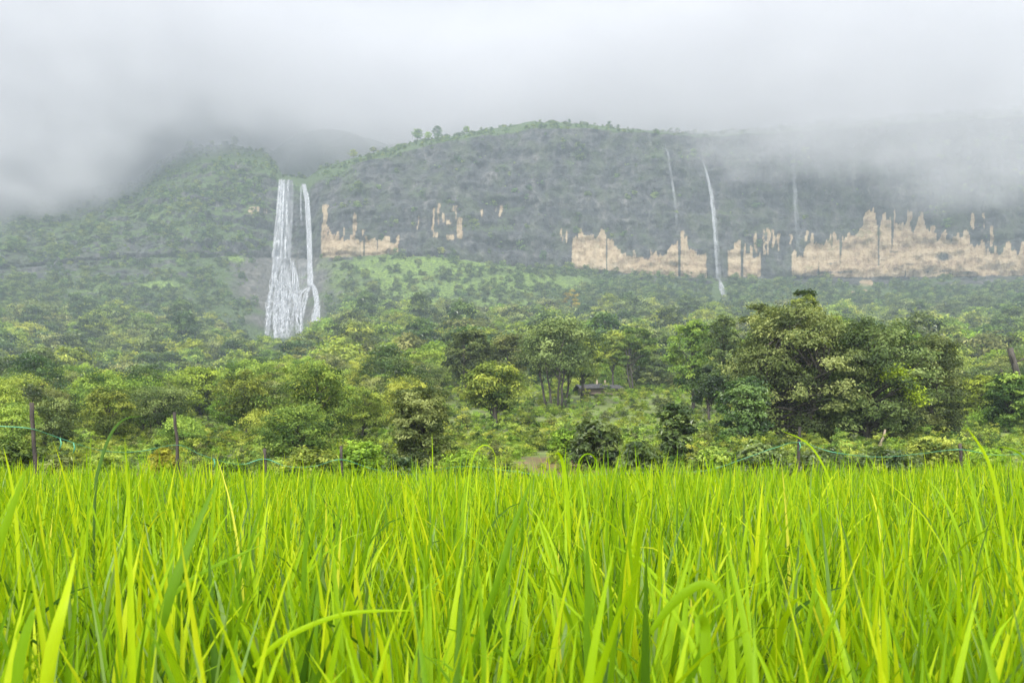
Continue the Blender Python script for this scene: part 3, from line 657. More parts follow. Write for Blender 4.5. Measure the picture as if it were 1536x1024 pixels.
# instancer for masses
def instancer(name, pts, rot, scl, idx, objs):
    coll = bpy.data.collections.new(name + ' kinds')
    for k, me in enumerate(objs):
        coll.objects.link(bpy.data.objects.new('%s_%02d' % (name, k), me))
    me = bpy.data.meshes.new(name); n = len(pts)
    me.vertices.add(n); me.vertices.foreach_set('co', np.asarray(pts, np.float32).ravel())
    a = me.attributes.new('rot', 'FLOAT_VECTOR', 'POINT'); a.data.foreach_set('vector', np.asarray(rot, np.float32).ravel())
    a = me.attributes.new('scl', 'FLOAT_VECTOR', 'POINT'); a.data.foreach_set('vector', np.asarray(scl, np.float32).ravel())
    a = me.attributes.new('idx', 'INT', 'POINT'); a.data.foreach_set('value', np.asarray(idx, np.int32))
    o = link(name, me); o['kind'] = 'stuff'
    g = bpy.data.node_groups.new(name, 'GeometryNodeTree')
    g.interface.new_socket('Geometry', in_out='INPUT', socket_type='NodeSocketGeometry'); g.interface.new_socket('Geometry', in_out='OUTPUT', socket_type='NodeSocketGeometry')
    N = g.nodes.new; L = g.links.new
    gi, go = N('NodeGroupInput'), N('NodeGroupOutput')
    ci_ = N('GeometryNodeCollectionInfo'); ci_.inputs['Collection'].default_value = coll; ci_.inputs['Separate Children'].default_value = True; ci_.inputs['Reset Children'].default_value = True
    ip = N('GeometryNodeInstanceOnPoints'); ip.inputs['Pick Instance'].default_value = True
    def na(nm, t):
        q = N('GeometryNodeInputNamedAttribute'); q.data_type = t; q.inputs['Name'].default_value = nm; return q.outputs['Attribute']
    er = N('FunctionNodeEulerToRotation'); L(na('rot', 'FLOAT_VECTOR'), er.inputs[0])
    L(gi.outputs[0], ip.inputs['Points']); L(ci_.outputs[0], ip.inputs['Instance']); L(na('idx', 'INT'), ip.inputs['Instance Index'])
    L(er.outputs[0], ip.inputs['Rotation']); L(na('scl', 'FLOAT_VECTOR'), ip.inputs['Scale']); L(ip.outputs[0], go.inputs[0])
    md = o.modifiers.new('instances', 'NODES'); md.node_group = g
    return o
def euler_z(n): return np.stack([rng.normal(size=n) * .05, rng.normal(size=n) * .05, rng.random(n) * 6.28], -1)

# the far wood: crowns only past the individual trees
far = []
for k, (nm, kw) in enumerate(spec):
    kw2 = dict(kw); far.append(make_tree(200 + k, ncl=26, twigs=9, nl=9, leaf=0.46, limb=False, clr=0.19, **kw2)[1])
fp = []
for x, X, Y in scatter(FARY, 372, 4.3, 0.84, 9500):
    z = float(Zt(X, Y)); s = (0.6 + 1.15 * rng.random() ** 2) * float(np.interp(Y, [90, 170, 260], [0.66, 0.86, 1.0]))
    ytop = HY - (z + 6.2 * s - ZC) / Y * F
    if ytop < np.interp(x, BXX, BXY) + rng.normal() * 5: continue
    fp.append((X, Y, z - 0.6, s))
fp = np.array(fp); n = len(fp); print('far trees', n)
forest = instancer('forest', fp[:, :3], euler_z(n), np.stack([fp[:, 3]] * 2 + [fp[:, 3] * (0.62 + .55 * rng.random(n))], -1), rng.integers(0, len(far), n), far)

# scrub on the mountain
bush = [make_tree(300 + k, H=h, Wd=w, base=0.0, ncl=9, twigs=7, nl=9, leaf=0.42, limb=False, clr=0.26, mat=mt)[1] for k, (h, w, mt) in enumerate(((2.2, 3.0, 'scrub'), (3.2, 3.6, 'scrub'), (1.6, 2.6, 'scrub'), (4.2, 3.8, 'scrub')))]
prob = (green * 0.55 + 0.012 * cliff * sstep(0.0, 0.3, gn)) * (1 - 0.88 * meadow) * sstep(0.75, 1.1, TV) * sstep(7.2, 6.2, TV) * (1 - beige)
prob *= 0.06 + 0.94 * sstep(-0.18, 0.12, fbm(PX / 12, PY / 12, PZ / 7, 3, 131) + 0.35 * sstep(2.6, 1.2, TV))
fallzone = (np.abs(CX - np.interp(PPY, [270, 385, 510], [440, 438, 432])) < np.interp(PPY, [270, 385, 510], [34, 40, 62])) & (PPY > 268) & (PPY < 512)
prob = np.where(fallzone | ((np.abs(CX - 1080) < 13) & (PPY > 240) & (PPY < 456)), 0, prob)
prob = np.where((CX > -200) & (CX < 1740), prob, 0)
area = 1.0
sel = rng.random(PX.shape) < prob * 0.45 * (1 - .2 * sstep(4.8, 5.3, TV))
sp_ = np.stack([PX[sel], PY[sel], PZ[sel] - 0.3], -1); n = len(sp_); print('scrub', n)
s = (0.3 + 1.3 * rng.random(n) ** 2.5) * np.where(TV[sel] > 4.7, 0.62, 1.0)
instancer('hillside_scrub', sp_, euler_z(n), np.stack([s, s, s], -1), rng.integers(0, 4, n), bush)

# ridge-top trees
for x, s, k, lab in ((626, 1.0, 5, 'tall loose tree on the skyline at the left end of the long ridge'), (642, .7, 0, 'small tree on the skyline just right of the tall loose one'), (656, .95, 3, 'dark skyline tree left of the ridge hump'), (531, .75, 5, 'tree on the ridge just right of the main waterfall, against the far hill'), (560, .6, 1, 'low spreading tree on the ridge right of the waterfall'), (700, .7, 0, 'round tree on the ridge under the cloud'), (285, .8, 0, 'rounded tree on top of the left knoll'), (352, .75, 3, 'dark tree at the top of the left knoll'), (318, .6, 4, 'small light tree on top of the left knoll')):
    c = int((x - cols[0]) / 2); r0 = 170 + int(np.argmin(PPY[170:210, c])); r0 = min(r0, 205)
    place_tree(KINDS[k][1], 'ridge_tree', lab, 'tree', (PX[r0, c], PY[r0, c], PZ[r0, c] - .5), s, x * 1.0, 'trees along the mountain skyline')
for x, y, s, k, lab in ((548, 418, .9, 4, 'light green tree on the green slope right of the main waterfall'), (560, 440, .9, 5, 'green tree below the light one beside the main waterfall'), (662, 382, .7, 0, 'round tree at the top of the bright meadow under the cliff'), (744, 405, .5, 3, 'thin dark tree on the bright meadow slope'), (815, 392, .8, 3, 'dark tree at the cliff foot left of the pale rock'), (852, 408, .8, 5, 'tree at the foot of the pale rock band')):
    b = surf(x, y); place_tree(KINDS[k][1], 'slope_tree', lab, 'tree', b - np.array([0, 0, .6]), s, x * 1.0, 'trees on the slope under the cliff')

# ------------------------------------------------------------------ waterfalls
m, N, L = new_mat('white water')
tc = N('ShaderNodeTexCoord'); mp = N('ShaderNodeMapping'); mp.inputs['Scale'].default_value = (1.0, 0.3, 0.10); L(tc.outputs['Object'], mp.inputs[0])
nz = N('ShaderNodeTexNoise'); nz.inputs['Scale'].default_value = 0.9; nz.inputs['Detail'].default_value = 6; L(mp.outputs[0], nz.inputs['Vector'])
p = N('ShaderNodeBsdfPrincipled'); p.inputs['Base Color'].default_value = (0.62, 0.64, 0.67, 1); p.inputs['Roughness'].default_value = 0.5
tl = N('ShaderNodeBsdfTranslucent'); tl.inputs['Color'].default_value = (0.6, 0.62, 0.65, 1)
m1 = N('ShaderNodeMixShader'); m1.inputs[0].default_value = 0.35; L(p.outputs[0], m1.inputs[1]); L(tl.outputs[0], m1.inputs[2])
ta = N('ShaderNodeBsdfTransparent'); at = N('ShaderNodeAttribute'); at.attribute_name = 'tint'
mr = N('ShaderNodeMapRange'); mr.inputs[1].default_value = 0.35; mr.inputs[2].default_value = 0.62; L(nz.outputs['Fac'], mr.inputs[0])
f = math_node(N, L, 'MULTIPLY', mr.outputs[0], 0.6); f = math_node(N, L, 'ADD', f, 0.34); f = math_node(N, L, 'MULTIPLY', f, at.outputs['Fac']); f.node.use_clamp = True
m2 = N('ShaderNodeMixShader'); L(f, m2.inputs[0]); L(ta.outputs[0], m2.inputs[1]); L(m1.outputs[0], m2.inputs[2])
o = N('ShaderNodeOutputMaterial'); L(m2.outputs[0], o.inputs['Surface'])
M['water'] = m
wr = np.random.default_rng(5)
def strand(mb, path, w0, w1, t=0.9, off=1.2, wig=1.2, fall=None, fade=0.2):
    """path: photo pixels down the fall; the strand hugs the rock it runs over, or drops free from its lip"""
    path = np.array(path, float); n = max(6, int(abs(path[-1, 1] - path[0, 1]) / 4))
    u = np.linspace(0, 1, n); ys = np.interp(u, np.linspace(0, 1, len(path)), path[:, 1]); xs = np.interp(u, np.linspace(0, 1, len(path)), path[:, 0])
    xs = xs + np.cumsum(wr.normal(size=n)) * wig * 0.25
    P = np.array([surf(a, b) for a, b in zip(xs, ys)])
    if fall is not None:      # free fall: depth stays at the outermost ledge passed so far
        d = P[:, 1].copy(); k = ys <= fall
        if k.any(): d[k] = np.minimum.accumulate(d[k])
        P = np.array([W(a, b, c) for a, b, c in zip(xs, ys, d)])
    dY = off * (0.8 + 0.4 * wr.random())
    P = P * np.array([1, 1, 1]) + np.array([0, -dY, 0.0])
    r = np.interp(u, [0, 1], [w0, w1]) * (0.75 + 0.5 * wr.random(n)) / 2
    V, Q = tube(P, r, 6)
    c = np.repeat(P, 6, 0); V[:len(c), 1] = c[:, 1] + (V[:len(c), 1] - c[:, 1]) * 0.35
    tt_ = np.repeat(t * (0.55 + 0.75 * wr.random(n - 1)) * np.clip(1.2 - fade * np.abs(np.linspace(-1, 1, n - 1)), 0, 1), 6); mb.add(V, Q, np.concatenate([tt_, np.full(len(Q) - len(tt_), t * .5)]))
# main fall, left curtain and its cascade: a thin veil with brighter ropes of water in it
mb = MB()
for k in range(70):
    q = wr.random(); a = 419 + 21 * q; strand(mb, [(a, 271), (a - 1 + wr.normal(), 300), (a - 2 - 4 * (1 - q) + wr.normal(), 345), (a - 4 - 6 * (1 - q), 394 + wr.normal() * 8)], 0.6, 1.5, (0.14 if q > .5 else 0.26) * (.6 + .8 * wr.random()), 0.6, 0.5, 386)
for x0 in (420.5, 423, 427, 433):
    for k in range(3):
        a = x0 + wr.normal() * .8; strand(mb, [(a, 270), (a - 2, 320), (a - 5, 390)], 0.6, 1.2, 0.5, 0.9, 0.4, 386)
for k in range(100):
    q = wr.random(); a = 411 + 32 * q; b = 397 + 55 * q + wr.normal() * 3; m_ = (a + b) / 2 + wr.normal() * 4
    y0 = 384 + abs(wr.normal()) * 30; y1 = min(508, y0 + 60 + 60 * wr.random()); f_ = lambda y: a + (b - a) * (y - 384) / 122
    strand(mb, [(f_(y0), y0), (f_((2 * y0 + y1) / 3) + wr.normal() * 2.5, (2 * y0 + y1) / 3), (f_((y0 + 2 * y1) / 3) + wr.normal() * 2.5, (y0 + 2 * y1) / 3), (f_(y1), y1)], 0.55, 1.0, 0.14 + .42 * wr.random() ** 2, 0.5, 2.2)
for yy, x0, x1 in ((428, 404, 440), (450, 402, 452), (472, 400, 456)):      # steps in the rock where the water spreads
    for k in range(7):
        a = x0 + (x1 - x0) * wr.random(); strand(mb, [(a - 5, yy + wr.normal() * 2), (a, yy + 3 + wr.normal()), (a + 4, yy + 14)], .5, .6, .5, .6, 1.5)
f0 = link('waterfall', mb.mesh('waterfall', M['water'], True)); tag(f0, 'widest white waterfall, its curtain fanning into a cascade over the rock below', 'waterfall')
mb = MB()
for k in range(30):
    q = wr.random(); a = 456 + 6 * q; strand(mb, [(a - 3, 277), (a + 2, 300), (a + 5, 350), (a + 7, 430)], 0.5, 1.2, 0.34, 0.7, 0.7, 386)
for k in range(3): strand(mb, [(452, 280), (451, 320 + 10 * k)], 0.4, 0.3, 0.5, .5, .5, 386)
for k in range(9): strand(mb, [(448 + 1.5 * k, 372 + 20 * wr.random()), (448 + 1.5 * k, 420), (446 + 2 * k, 436)], 0.5, 0.7, 0.15, .6, .8, 386)
for k in range(26):
    a = 464 + 5 * wr.random(); strand(mb, [(a, 424), (a + 6 + 3 * wr.random(), 436), (a + 10, 455), (a + 3 + 8 * wr.random(), 484)], 0.6, 1.0, 0.4, .6, 2.0)
for k in range(12):
    a = 464 - 20 * wr.random(); strand(mb, [(466, 430), (a, 440), (a - 6, 470 + 12 * wr.random())], 0.6, 0.8, 0.4, .6, 2.0)
tag(link('waterfall', mb.mesh('waterfall', M['water'], True)), 'narrower white waterfall just right of the widest one, bending right near its foot', 'waterfall')
def thin_fall(paths, label, t=0.6, w=0.6, n=4, fall=415):
    mb = MB()
    for pth in paths:
        for k in range(n): dx = wr.normal(); strand(mb, [(x + dx * (.5 + 2.2 * i / len(pth)), y) for i, (x, y) in enumerate(pth)], w * (0.6 + .6 * wr.random()), w, t * (.5 + .8 * wr.random()), 0.6, 0.8, fall, .8)
    tag(link('waterfall', mb.mesh('waterfall', M['water'], True)), label, 'waterfall', 'thin waterfalls on the long cliff')
thin_fall([[(1054, 243), (1060, 262), (1066, 290), (1070, 330), (1074, 380), (1077, 420)], [(1078, 418), (1084, 432), (1086, 450)], [(1078, 424), (1080, 436), (1086, 446)]], 'bright thin waterfall down the right cliff with a small cascade at its foot', 0.32, 0.6, 7)
thin_fall([[(996, 216), (1002, 232), (1006, 260), (1012, 300), (1016, 340)]], 'faint misty waterfall high on the cliff, left of the bright thin one', 0.16, 0.5, 4)
thin_fall([[(1188, 200), (1190, 250), (1194, 320), (1196, 372)]], 'very faint waterfall dropping out of the cloud above the dark gap in the pale rock', 0.10, 1.2, 4)
thin_fall([[(1408, 260), (1412, 300), (1416, 345)]], 'faintest veil of falling water high above the long pale rock band', 0.12, 1.2, 3)
thin_fall([[(1019, 428), (1023, 436), (1026, 446)]], 'short trickle on the dark slope below the pale rock, left of the bright thin fall', 0.6, 0.5, 3)
thin_fall([[(96, 378), (80, 400), (70, 412)], [(1, 0), (1, 0)]][:1], 'short white trickle on the misty rock slope at far left', 0.5, 0.6, 3)

# ------------------------------------------------------------------ shrubs, undergrowth and the scrubby clearing
def shrub(seed, x, ytop, Y, wpx, label, mat='forest', leaf=0.1, name='shrub', cat='shrub', **kw):
    g = ground_at(x, Y, -0.08); H = max(0.5, zp(ytop, Y) - g[2]); Wd = wpx / F * Y
    d = dict(base=0.02, ncl=26, twigs=9, nl=14, clr=0.2, tr=0.025, widest=0.4, flat=0.75); d.update(kw)
    tr_, cr_ = make_tree(seed, H, Wd, leaf=leaf, mat=mat, **d)
    t = thing(name, label, cat, g, 0, 'shrubs along the ditch'); link('stems', tr_, t); link('foliage', cr_, t); return t
shrub(401, 895, 622, 23, 84, 'dark glossy shrub with broad leaves right of the clearing', 'deep', 0.15)
shrub(402, 465, 664, 16.5, 92, 'leafy green shrub behind the fence between the third and fourth post', 'forest', 0.085, ncl=40)
shrub(403, 545, 655, 17, 84, 'yellow-green shrub left of the creeper-wrapped tree', 'fresh', 0.085, ncl=36)
shrub(404, 20, 655, 15, 70, 'broad-leaved shrub at the far left edge behind the rice', 'forest', 0.09, ncl=36)
shrub(405, 248, 668, 19, 54, 'bright yellow bush just left of the second fence post', 'yellow', 0.07)
shrub(406, 160, 672, 17.5, 70, 'low green shrub between the two tall fence posts', 'forest', 0.08)
shrub(407, 1490, 606, 46, 86, 'pale feathery green shrub at the right edge behind the bare soil', 'fresh', 0.16, asp=0.25)
shrub(408, 1400, 650, 24, 90, 'green shrub at the right foot of the large dark trees', 'forest', 0.11)
shrub(409, 1140, 660, 20, 90, 'leafy shrub below the left side of the largest dark tree', 'deep', 0.11)
shrub(410, 1235, 668, 19, 100, 'dark leafy shrub under the largest dark tree', 'deep', 0.10, ncl=36)
shrub(411, 1330, 668, 20, 100, 'dense shrub under the tree with the bare dark trunk', 'deep', 0.10, ncl=36)
shrub(412, 960, 660, 21, 66, 'rounded broad-leaved shrub right of the dark glossy one', 'deep', 0.13)
shrub(413, 850, 640, 26, 60, 'yellow-green shrub left of the dark glossy one', 'fresh', 0.10)
shrub(414, 700, 672, 20, 84, 'low yellow-green shrub right of the creeper-wrapped tree', 'fresh', 0.08)
shrub(415, 1480, 668, 22, 60, 'low bright grass-green shrub on the bare soil at the right', 'vine', 0.08)
shrub(416, 1072, 668, 21, 60, 'low shrub left of the leafy one under the largest dark tree', 'forest', 0.10)
shrub(417, 600, 676, 16, 70, 'dark low shrub at the foot of the creeper-wrapped tree', 'deep', 0.08)
shrub(418, 345, 684, 18, 60, 'low shrub on the red soil right of the second fence post', 'forest', 0.07)
shrub(419, 90, 676, 18, 50, 'low shrub right of the tallest left fence post', 'olive', 0.07)
shrub(420, 1005, 520, 60, 1, 'x') if False else None
# bright vine hanging over the tree with the bare trunk
mb = MB(); vr = np.random.default_rng(12)
pth = np.array([W(1326, 565, 34.2), W(1338, 556, 34.0), W(1352, 558, 33.8), W(1364, 575, 33.7), W(1374, 592, 33.6), W(1379, 604, 33.6)])
u = vr.random(900) * 5; k = u.astype(int); c = pth[k] * (1 - (u - k))[:, None] + pth[np.minimum(k + 1, 5)] * (u - k)[:, None] + vr.normal(size=(900, 3)) * np.array([.14, .25, .13])
lv, lq = leaves(c, np.array([0, -.3, .8]) + vr.normal(size=(900, 3)) * .5, .09 + .06 * vr.random(900), .06 + .04 * vr.random(900), vr)
mb.add(lv, lq, np.clip(.55 + .2 * vr.normal(size=900), 0, 1))
tag(link('vine', mb.mesh('vine', M['vine'])), 'bright yellow-green climbing vine draped over the dark right-hand tree', 'vine')

# scrub and weeds as one mass
weeds = [make_tree(500 + k, H=h, Wd=w, base=0.0, ncl=8, twigs=6, nl=9, leaf=lf, limb=False, clr=0.26, mat=mt, asp=asp)[1] for k, (h, w, lf, mt, asp) in enumerate(((0.7, 0.9, .10, 'fresh', .5), (1.0, 1.0, .12, 'forest', .5), (0.5, 0.9, .08, 'vine', .3), (0.8, 0.8, .11, 'olive', .45), (1.3, 1.1, .12, 'forest', .4), (0.45, .8, .09, 'fresh', .3)))]
n0 = 13500
Yw = np.sqrt(rng.random(n0) * (125 ** 2 - 12.4 ** 2) + 12.4 ** 2); xw = 768 + (rng.random(n0) * 2 - 1) * 0.95 * F
Yw[:5000] = 12.6 + rng.random(5000) ** 1.3 * 26
Xw = (xw - 768) / F * Yw
isoil = ((Xw > -13) & (Xw < -3.6) & (Yw > 16.4) & (Yw < 21.8)) | ((Xw > .3) & (Xw < 3.5) & (Yw > 20.6) & (Yw < 27)) | ((Xw > 10.5) & (Xw < 19) & (Yw > 19) & (Yw < 24.5))
keep = (~isoil | (rng.random(n0) < 0.22))
Xw, Yw = Xw[keep], Yw[keep]; n = len(Xw)
s = (0.45 + 0.75 * rng.random(n)) * np.interp(Yw, [12, 18, 30, 60, 125], [0.34, 0.42, 0.62, 0.85, 1.2])
instancer('undergrowth', np.stack([Xw, Yw, Zt(Xw, Yw) - 0.05], -1), euler_z(n), np.stack([s, s, s * (0.8 + .5 * rng.random(n))], -1), rng.choice(6, n, p=[.3, .14, .18, .14, .08, .16]), weeds)

# ------------------------------------------------------------------ hut, snag, stakes, fence
def quadbox(c, d, rot=0.0):
    c = np.array(c, float); d = np.array(d, float) / 2
    V = np.array([[sx, sy, sz] for sz in (-1, 1) for sx, sy in ((-1, -1), (1, -1), (1, 1), (-1, 1))], float) * d
    ca, sa = math.cos(rot), math.sin(rot); V[:, :2] = V[:, :2] @ np.array([[ca, sa], [-sa, ca]])
    return V + c, np.array([(0, 3, 2, 1), (4, 5, 6, 7), (0, 1, 5, 4), (1, 2, 6, 5), (2, 3, 7, 6), (3, 0, 4, 7)])
M['thatch'] = bark_mat('dark sheet roof', (0.02, 0.02, 0.022), (0.05, 0.05, 0.053), 2.5)
M['mud'] = bark_mat('pink mud wall', (0.12, 0.09, 0.07), (0.2, 0.15, 0.12), 1.5)
hb = ground_at(897, 88); hut = thing('hut', 'small hut with a dark low roof beside the grove', 'hut', hb, 0.15); hut.scale = (.7, .7, .5)
mb = MB(); V, Qh = quadbox((0, 0, 0.75), (5.0, 3.4, 1.5)); mb.add(V, Qh); link('wall', mb.mesh('wall', M['mud']), hut)
xs = np.linspace(-3.2, 3.2, 14); pr = np.array([(-2.3, 1.25), (-1.3, 1.75), (0, 2.25), (1.3, 1.75), (2.3, 1.25)])
V = []; 
for x in xs:
    for a, b in pr: V.append((x, a, b - 0.10 * abs(x) * .6 + 0.05 * math.sin(5 * x + a)))
V = np.array(V); V = np.vstack([V, V - np.array([0, 0, .14])]); k = 5; n1 = len(xs) * k
Qr = [[i * k + j, i * k + j + 1, (i + 1) * k + j + 1, (i + 1) * k + j] for i in range(len(xs) - 1) for j in range(k - 1)]
Qr = Qr + [[n1 + a for a in q[::-1]] for q in Qr]
Qr += [[i * k + e, (i + 1) * k + e, n1 + (i + 1) * k + e, n1 + i * k + e] for i in range(len(xs) - 1) for e in (0, k - 1)]
Qr += [[i * k + j, i * k + j + 1, n1 + i * k + j + 1, n1 + i * k + j] for i in (0, len(xs) - 1) for j in range(k - 1)]
link('roof', mk_mesh('roof', V, Qr, M['thatch']), hut)
for x in (0.5, 1.7): mb = MB(); mb.tube([(x, 2.6, -.2), (x, 2.6, 3.3)], .14, 8); link('post', mb.mesh('post', M['palewood'], True), hut)

sn = ground_at(1530, 48); snag = thing('dead_tree', 'broken dark dead tree with bare branches at the right edge', 'dead tree', sn)
top = zp(522, 48) - sn[2]; mb = MB(); zt = np.linspace(-.2, top, 9)
mb.tube(np.stack([0.25 * np.sin(zt * .9) - np.linspace(0, .35, 9), zt * 0, zt], -1), np.linspace(.2, .15, 9), 8); link('trunk', mb.mesh('trunk', M['bark'], True), snag)
for a, b, h, r in ((-1.0, .1, .75, .06), (-.75, -.3, .98, .05), (.9, .2, .8, .06), (.6, -.2, 1.02, .05)):
    mb = MB(); z0 = top * (h - .18); t = np.linspace(0, 1, 6)[:, None]; c = np.array([-.2, 0, z0]) * (1 - t) + np.array([a, b, top * h]) * t + np.array([0, 0, -.22]) * np.sin(t * 3.14)
    mb.tube(c, r * (1.1 - .8 * t[:, 0]), 6); mb.tube(np.array([c[3], c[3] + [.18 * np.sign(a), .1, .25], c[3] + [.3 * np.sign(a), .15, .6]]), [r * .4, r * .3, r * .1], 5)
    link('branch', mb.mesh('branch', M['bark'], True), snag)
mb = MB(); a, b = W(1320, 668, 33), W(1328, 644, 33); mb.tube([a - (b - a) * .4, a, (a + b) / 2 + [.02, 0, 0], b], [.06, .06, .05, .035], 7)
tag(link('stake', mb.mesh('stake', M['palewood'], True)), 'pale split stake leaning against the dark trunk of the broad olive tree', 'stake')

def post(x0, y0, x1, y1, Y, r, label, extra=0.9):
    """x0,y0 top and x1,y1 where the rice hides it"""
    a, b = W(x0, y0, Y), W(x1, y1, Y); d = (b - a); foot = b.copy(); foot = b + d / np.linalg.norm(d) * max(0.05, (b[2] - float(Zt(b[0], Y)) + 0.2))
    t = np.linspace(0, 1, 12)[:, None]; P = foot * (1 - t) + a * t + rng.normal(size=(12, 3)) * 0.006
    V, Q_ = tube(P, r * (1.08 - 0.2 * t[:, 0]) * (1 + .06 * rng.normal(size=12)), 9)
    return tag(link('fence_post', mk_mesh('fence_post', V - foot, Q_, M['post'], np.full(len(Q_), .5), True), loc=foot), label, 'fence post', 'wooden fence posts behind the rice field')
post(48, 604, 54, 728, 11.8, .029, 'tallest and leftmost dark wooden fence post')
post(262, 618, 268, 705, 13.4, .026, 'second dark fence post from the left, thin and slightly leaning')
post(396, 672, 397, 712, 14.2, .027, 'third fence post from the left, short and dark')
post(512, 668, 513, 715, 14.6, .026, 'fourth fence post from the left, half hidden by the leafy shrub')
post(1199, 640, 1198, 700, 15.5, .028, 'fence post under the largest dark tree, with the cord peaking on it')
post(1440, 666, 1442, 705, 15.5, .032, 'short dark fence post at the right end of the field')
m, N, L = new_mat('green cord'); p = N('ShaderNodeBsdfPrincipled'); p.inputs['Base Color'].default_value = (0.10, 0.42, 0.26, 1); p.inputs['Roughness'].default_value = .5
tc = N('ShaderNodeTexCoord'); nz = N('ShaderNodeTexNoise'); nz.inputs['Scale'].default_value = 3; L(tc.outputs['Object'], nz.inputs['Vector']); r = ramp_node(N, ((.35, (.03, .18, .09)), (.65, (.10, .32, .19)))); L(nz.outputs['Fac'], r.inputs[0]); L(r.outputs[0], p.inputs['Base Color'])
o = N('ShaderNodeOutputMaterial'); L(p.outputs[0], o.inputs['Surface']); M['cord'] = m
cp = [(-180, 600, 11.3), (-60, 636, 11.5), (0, 639, 11.7), (48, 643, 11.75), (90, 657, 12.1), (150, 675, 12.6), (205, 677, 13), (266, 667, 13.35), (300, 681, 13.6), (340, 693, 13.8), (365, 696, 14), (397, 688, 14.15), (430, 699, 14.3), (470, 699, 14.4), (512, 689, 14.55), (560, 703, 14.8), (620, 706, 15), (690, 694, 15.2), (760, 700, 15.3), (830, 709, 15.4), (900, 706, 15.4), (1000, 702, 15.4), (1060, 700, 15.4), (1120, 686, 15.4), (1160, 672, 15.4), (1199, 663, 15.45), (1250, 678, 15.4), (1320, 685, 15.4), (1380, 680, 15.4), (1440, 674, 15.45), (1500, 682, 15.4), (1600, 672, 15.4), (1750, 640, 15.4)]
ctl = np.array([W(*q) for q in cp]); ctl[16:23, 2] -= 0.06; tt = np.arange(len(ctl)); T_ = np.linspace(0, len(ctl) - 1, 400)
def cat(c, T):
    i = np.clip(T.astype(int), 0, len(c) - 2); f = (T - i)[:, None]; p0, p1, p2, p3 = c[np.maximum(i - 1, 0)], c[i], c[i + 1], c[np.minimum(i + 2, len(c) - 1)]
    return 0.5 * (2 * p1 + (p2 - p0) * f + (2 * p0 - 5 * p1 + 4 * p2 - p3) * f ** 2 + (3 * p1 - p0 - 3 * p2 + p3) * f ** 3)
Pc = cat(ctl, T_); rr = 0.0035 + 0.008 * np.clip(fbm(T_ * 1.3, .1, .1, 2, 3), 0, 1)
mb = MB(); mb.tube(Pc, rr, 6)
for q in (4, 4.35, 8.5, 25):
    b_ = cat(ctl, np.array([q]))[0]; mb.tube([b_, b_ + [.02, 0, -.07], b_ + [-.01, 0, -.16]], [.008, .012, .003], 5)
tag(link('cord', mb.mesh('cord', M['cord'], True)), 'green twisted cord strung slackly from post to post behind the rice', 'cord')

# ------------------------------------------------------------------ the rice field
m, N, L = new_mat('rice blades')
at = N('ShaderNodeAttribute'); at.attribute_name = 'tint'; oi = N('ShaderNodeObjectInfo')
v = math_node(N, L, 'MULTIPLY_ADD', oi.outputs['Random'], 0.16); v.node.inputs[2].default_value = -0.08
f = math_node(N, L, 'ADD', at.outputs['Fac'], v)
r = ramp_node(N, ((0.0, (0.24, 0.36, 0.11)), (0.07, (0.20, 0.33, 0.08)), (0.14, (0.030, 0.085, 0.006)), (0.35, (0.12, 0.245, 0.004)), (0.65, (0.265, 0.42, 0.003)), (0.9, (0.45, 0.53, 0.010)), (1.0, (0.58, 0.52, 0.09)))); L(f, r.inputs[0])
p = N('ShaderNodeBsdfPrincipled'); L(r.outputs[0], p.inputs['Base Color']); p.inputs['Roughness'].default_value = 0.5; p.inputs['Specular IOR Level'].default_value = 0.16
tr = N('ShaderNodeBsdfTranslucent'); mx = N('ShaderNodeMix'); mx.data_type = 'RGBA'; mx.blend_type = 'MULTIPLY'; mx.inputs[0].default_value = 1
L(r.outputs[0], mx.inputs[6]); mx.inputs[7].default_value = (1.5, 1.3, 0.7, 1); L(mx.outputs[2], tr.inputs['Color'])
ms = N('ShaderNodeMixShader'); ms.inputs[0].default_value = 0.45; L(p.outputs[0], ms.inputs[1]); L(tr.outputs[0], ms.inputs[2])
o = N('ShaderNodeOutputMaterial'); L(ms.outputs[0], o.inputs['Surface']); M['rice'] = m

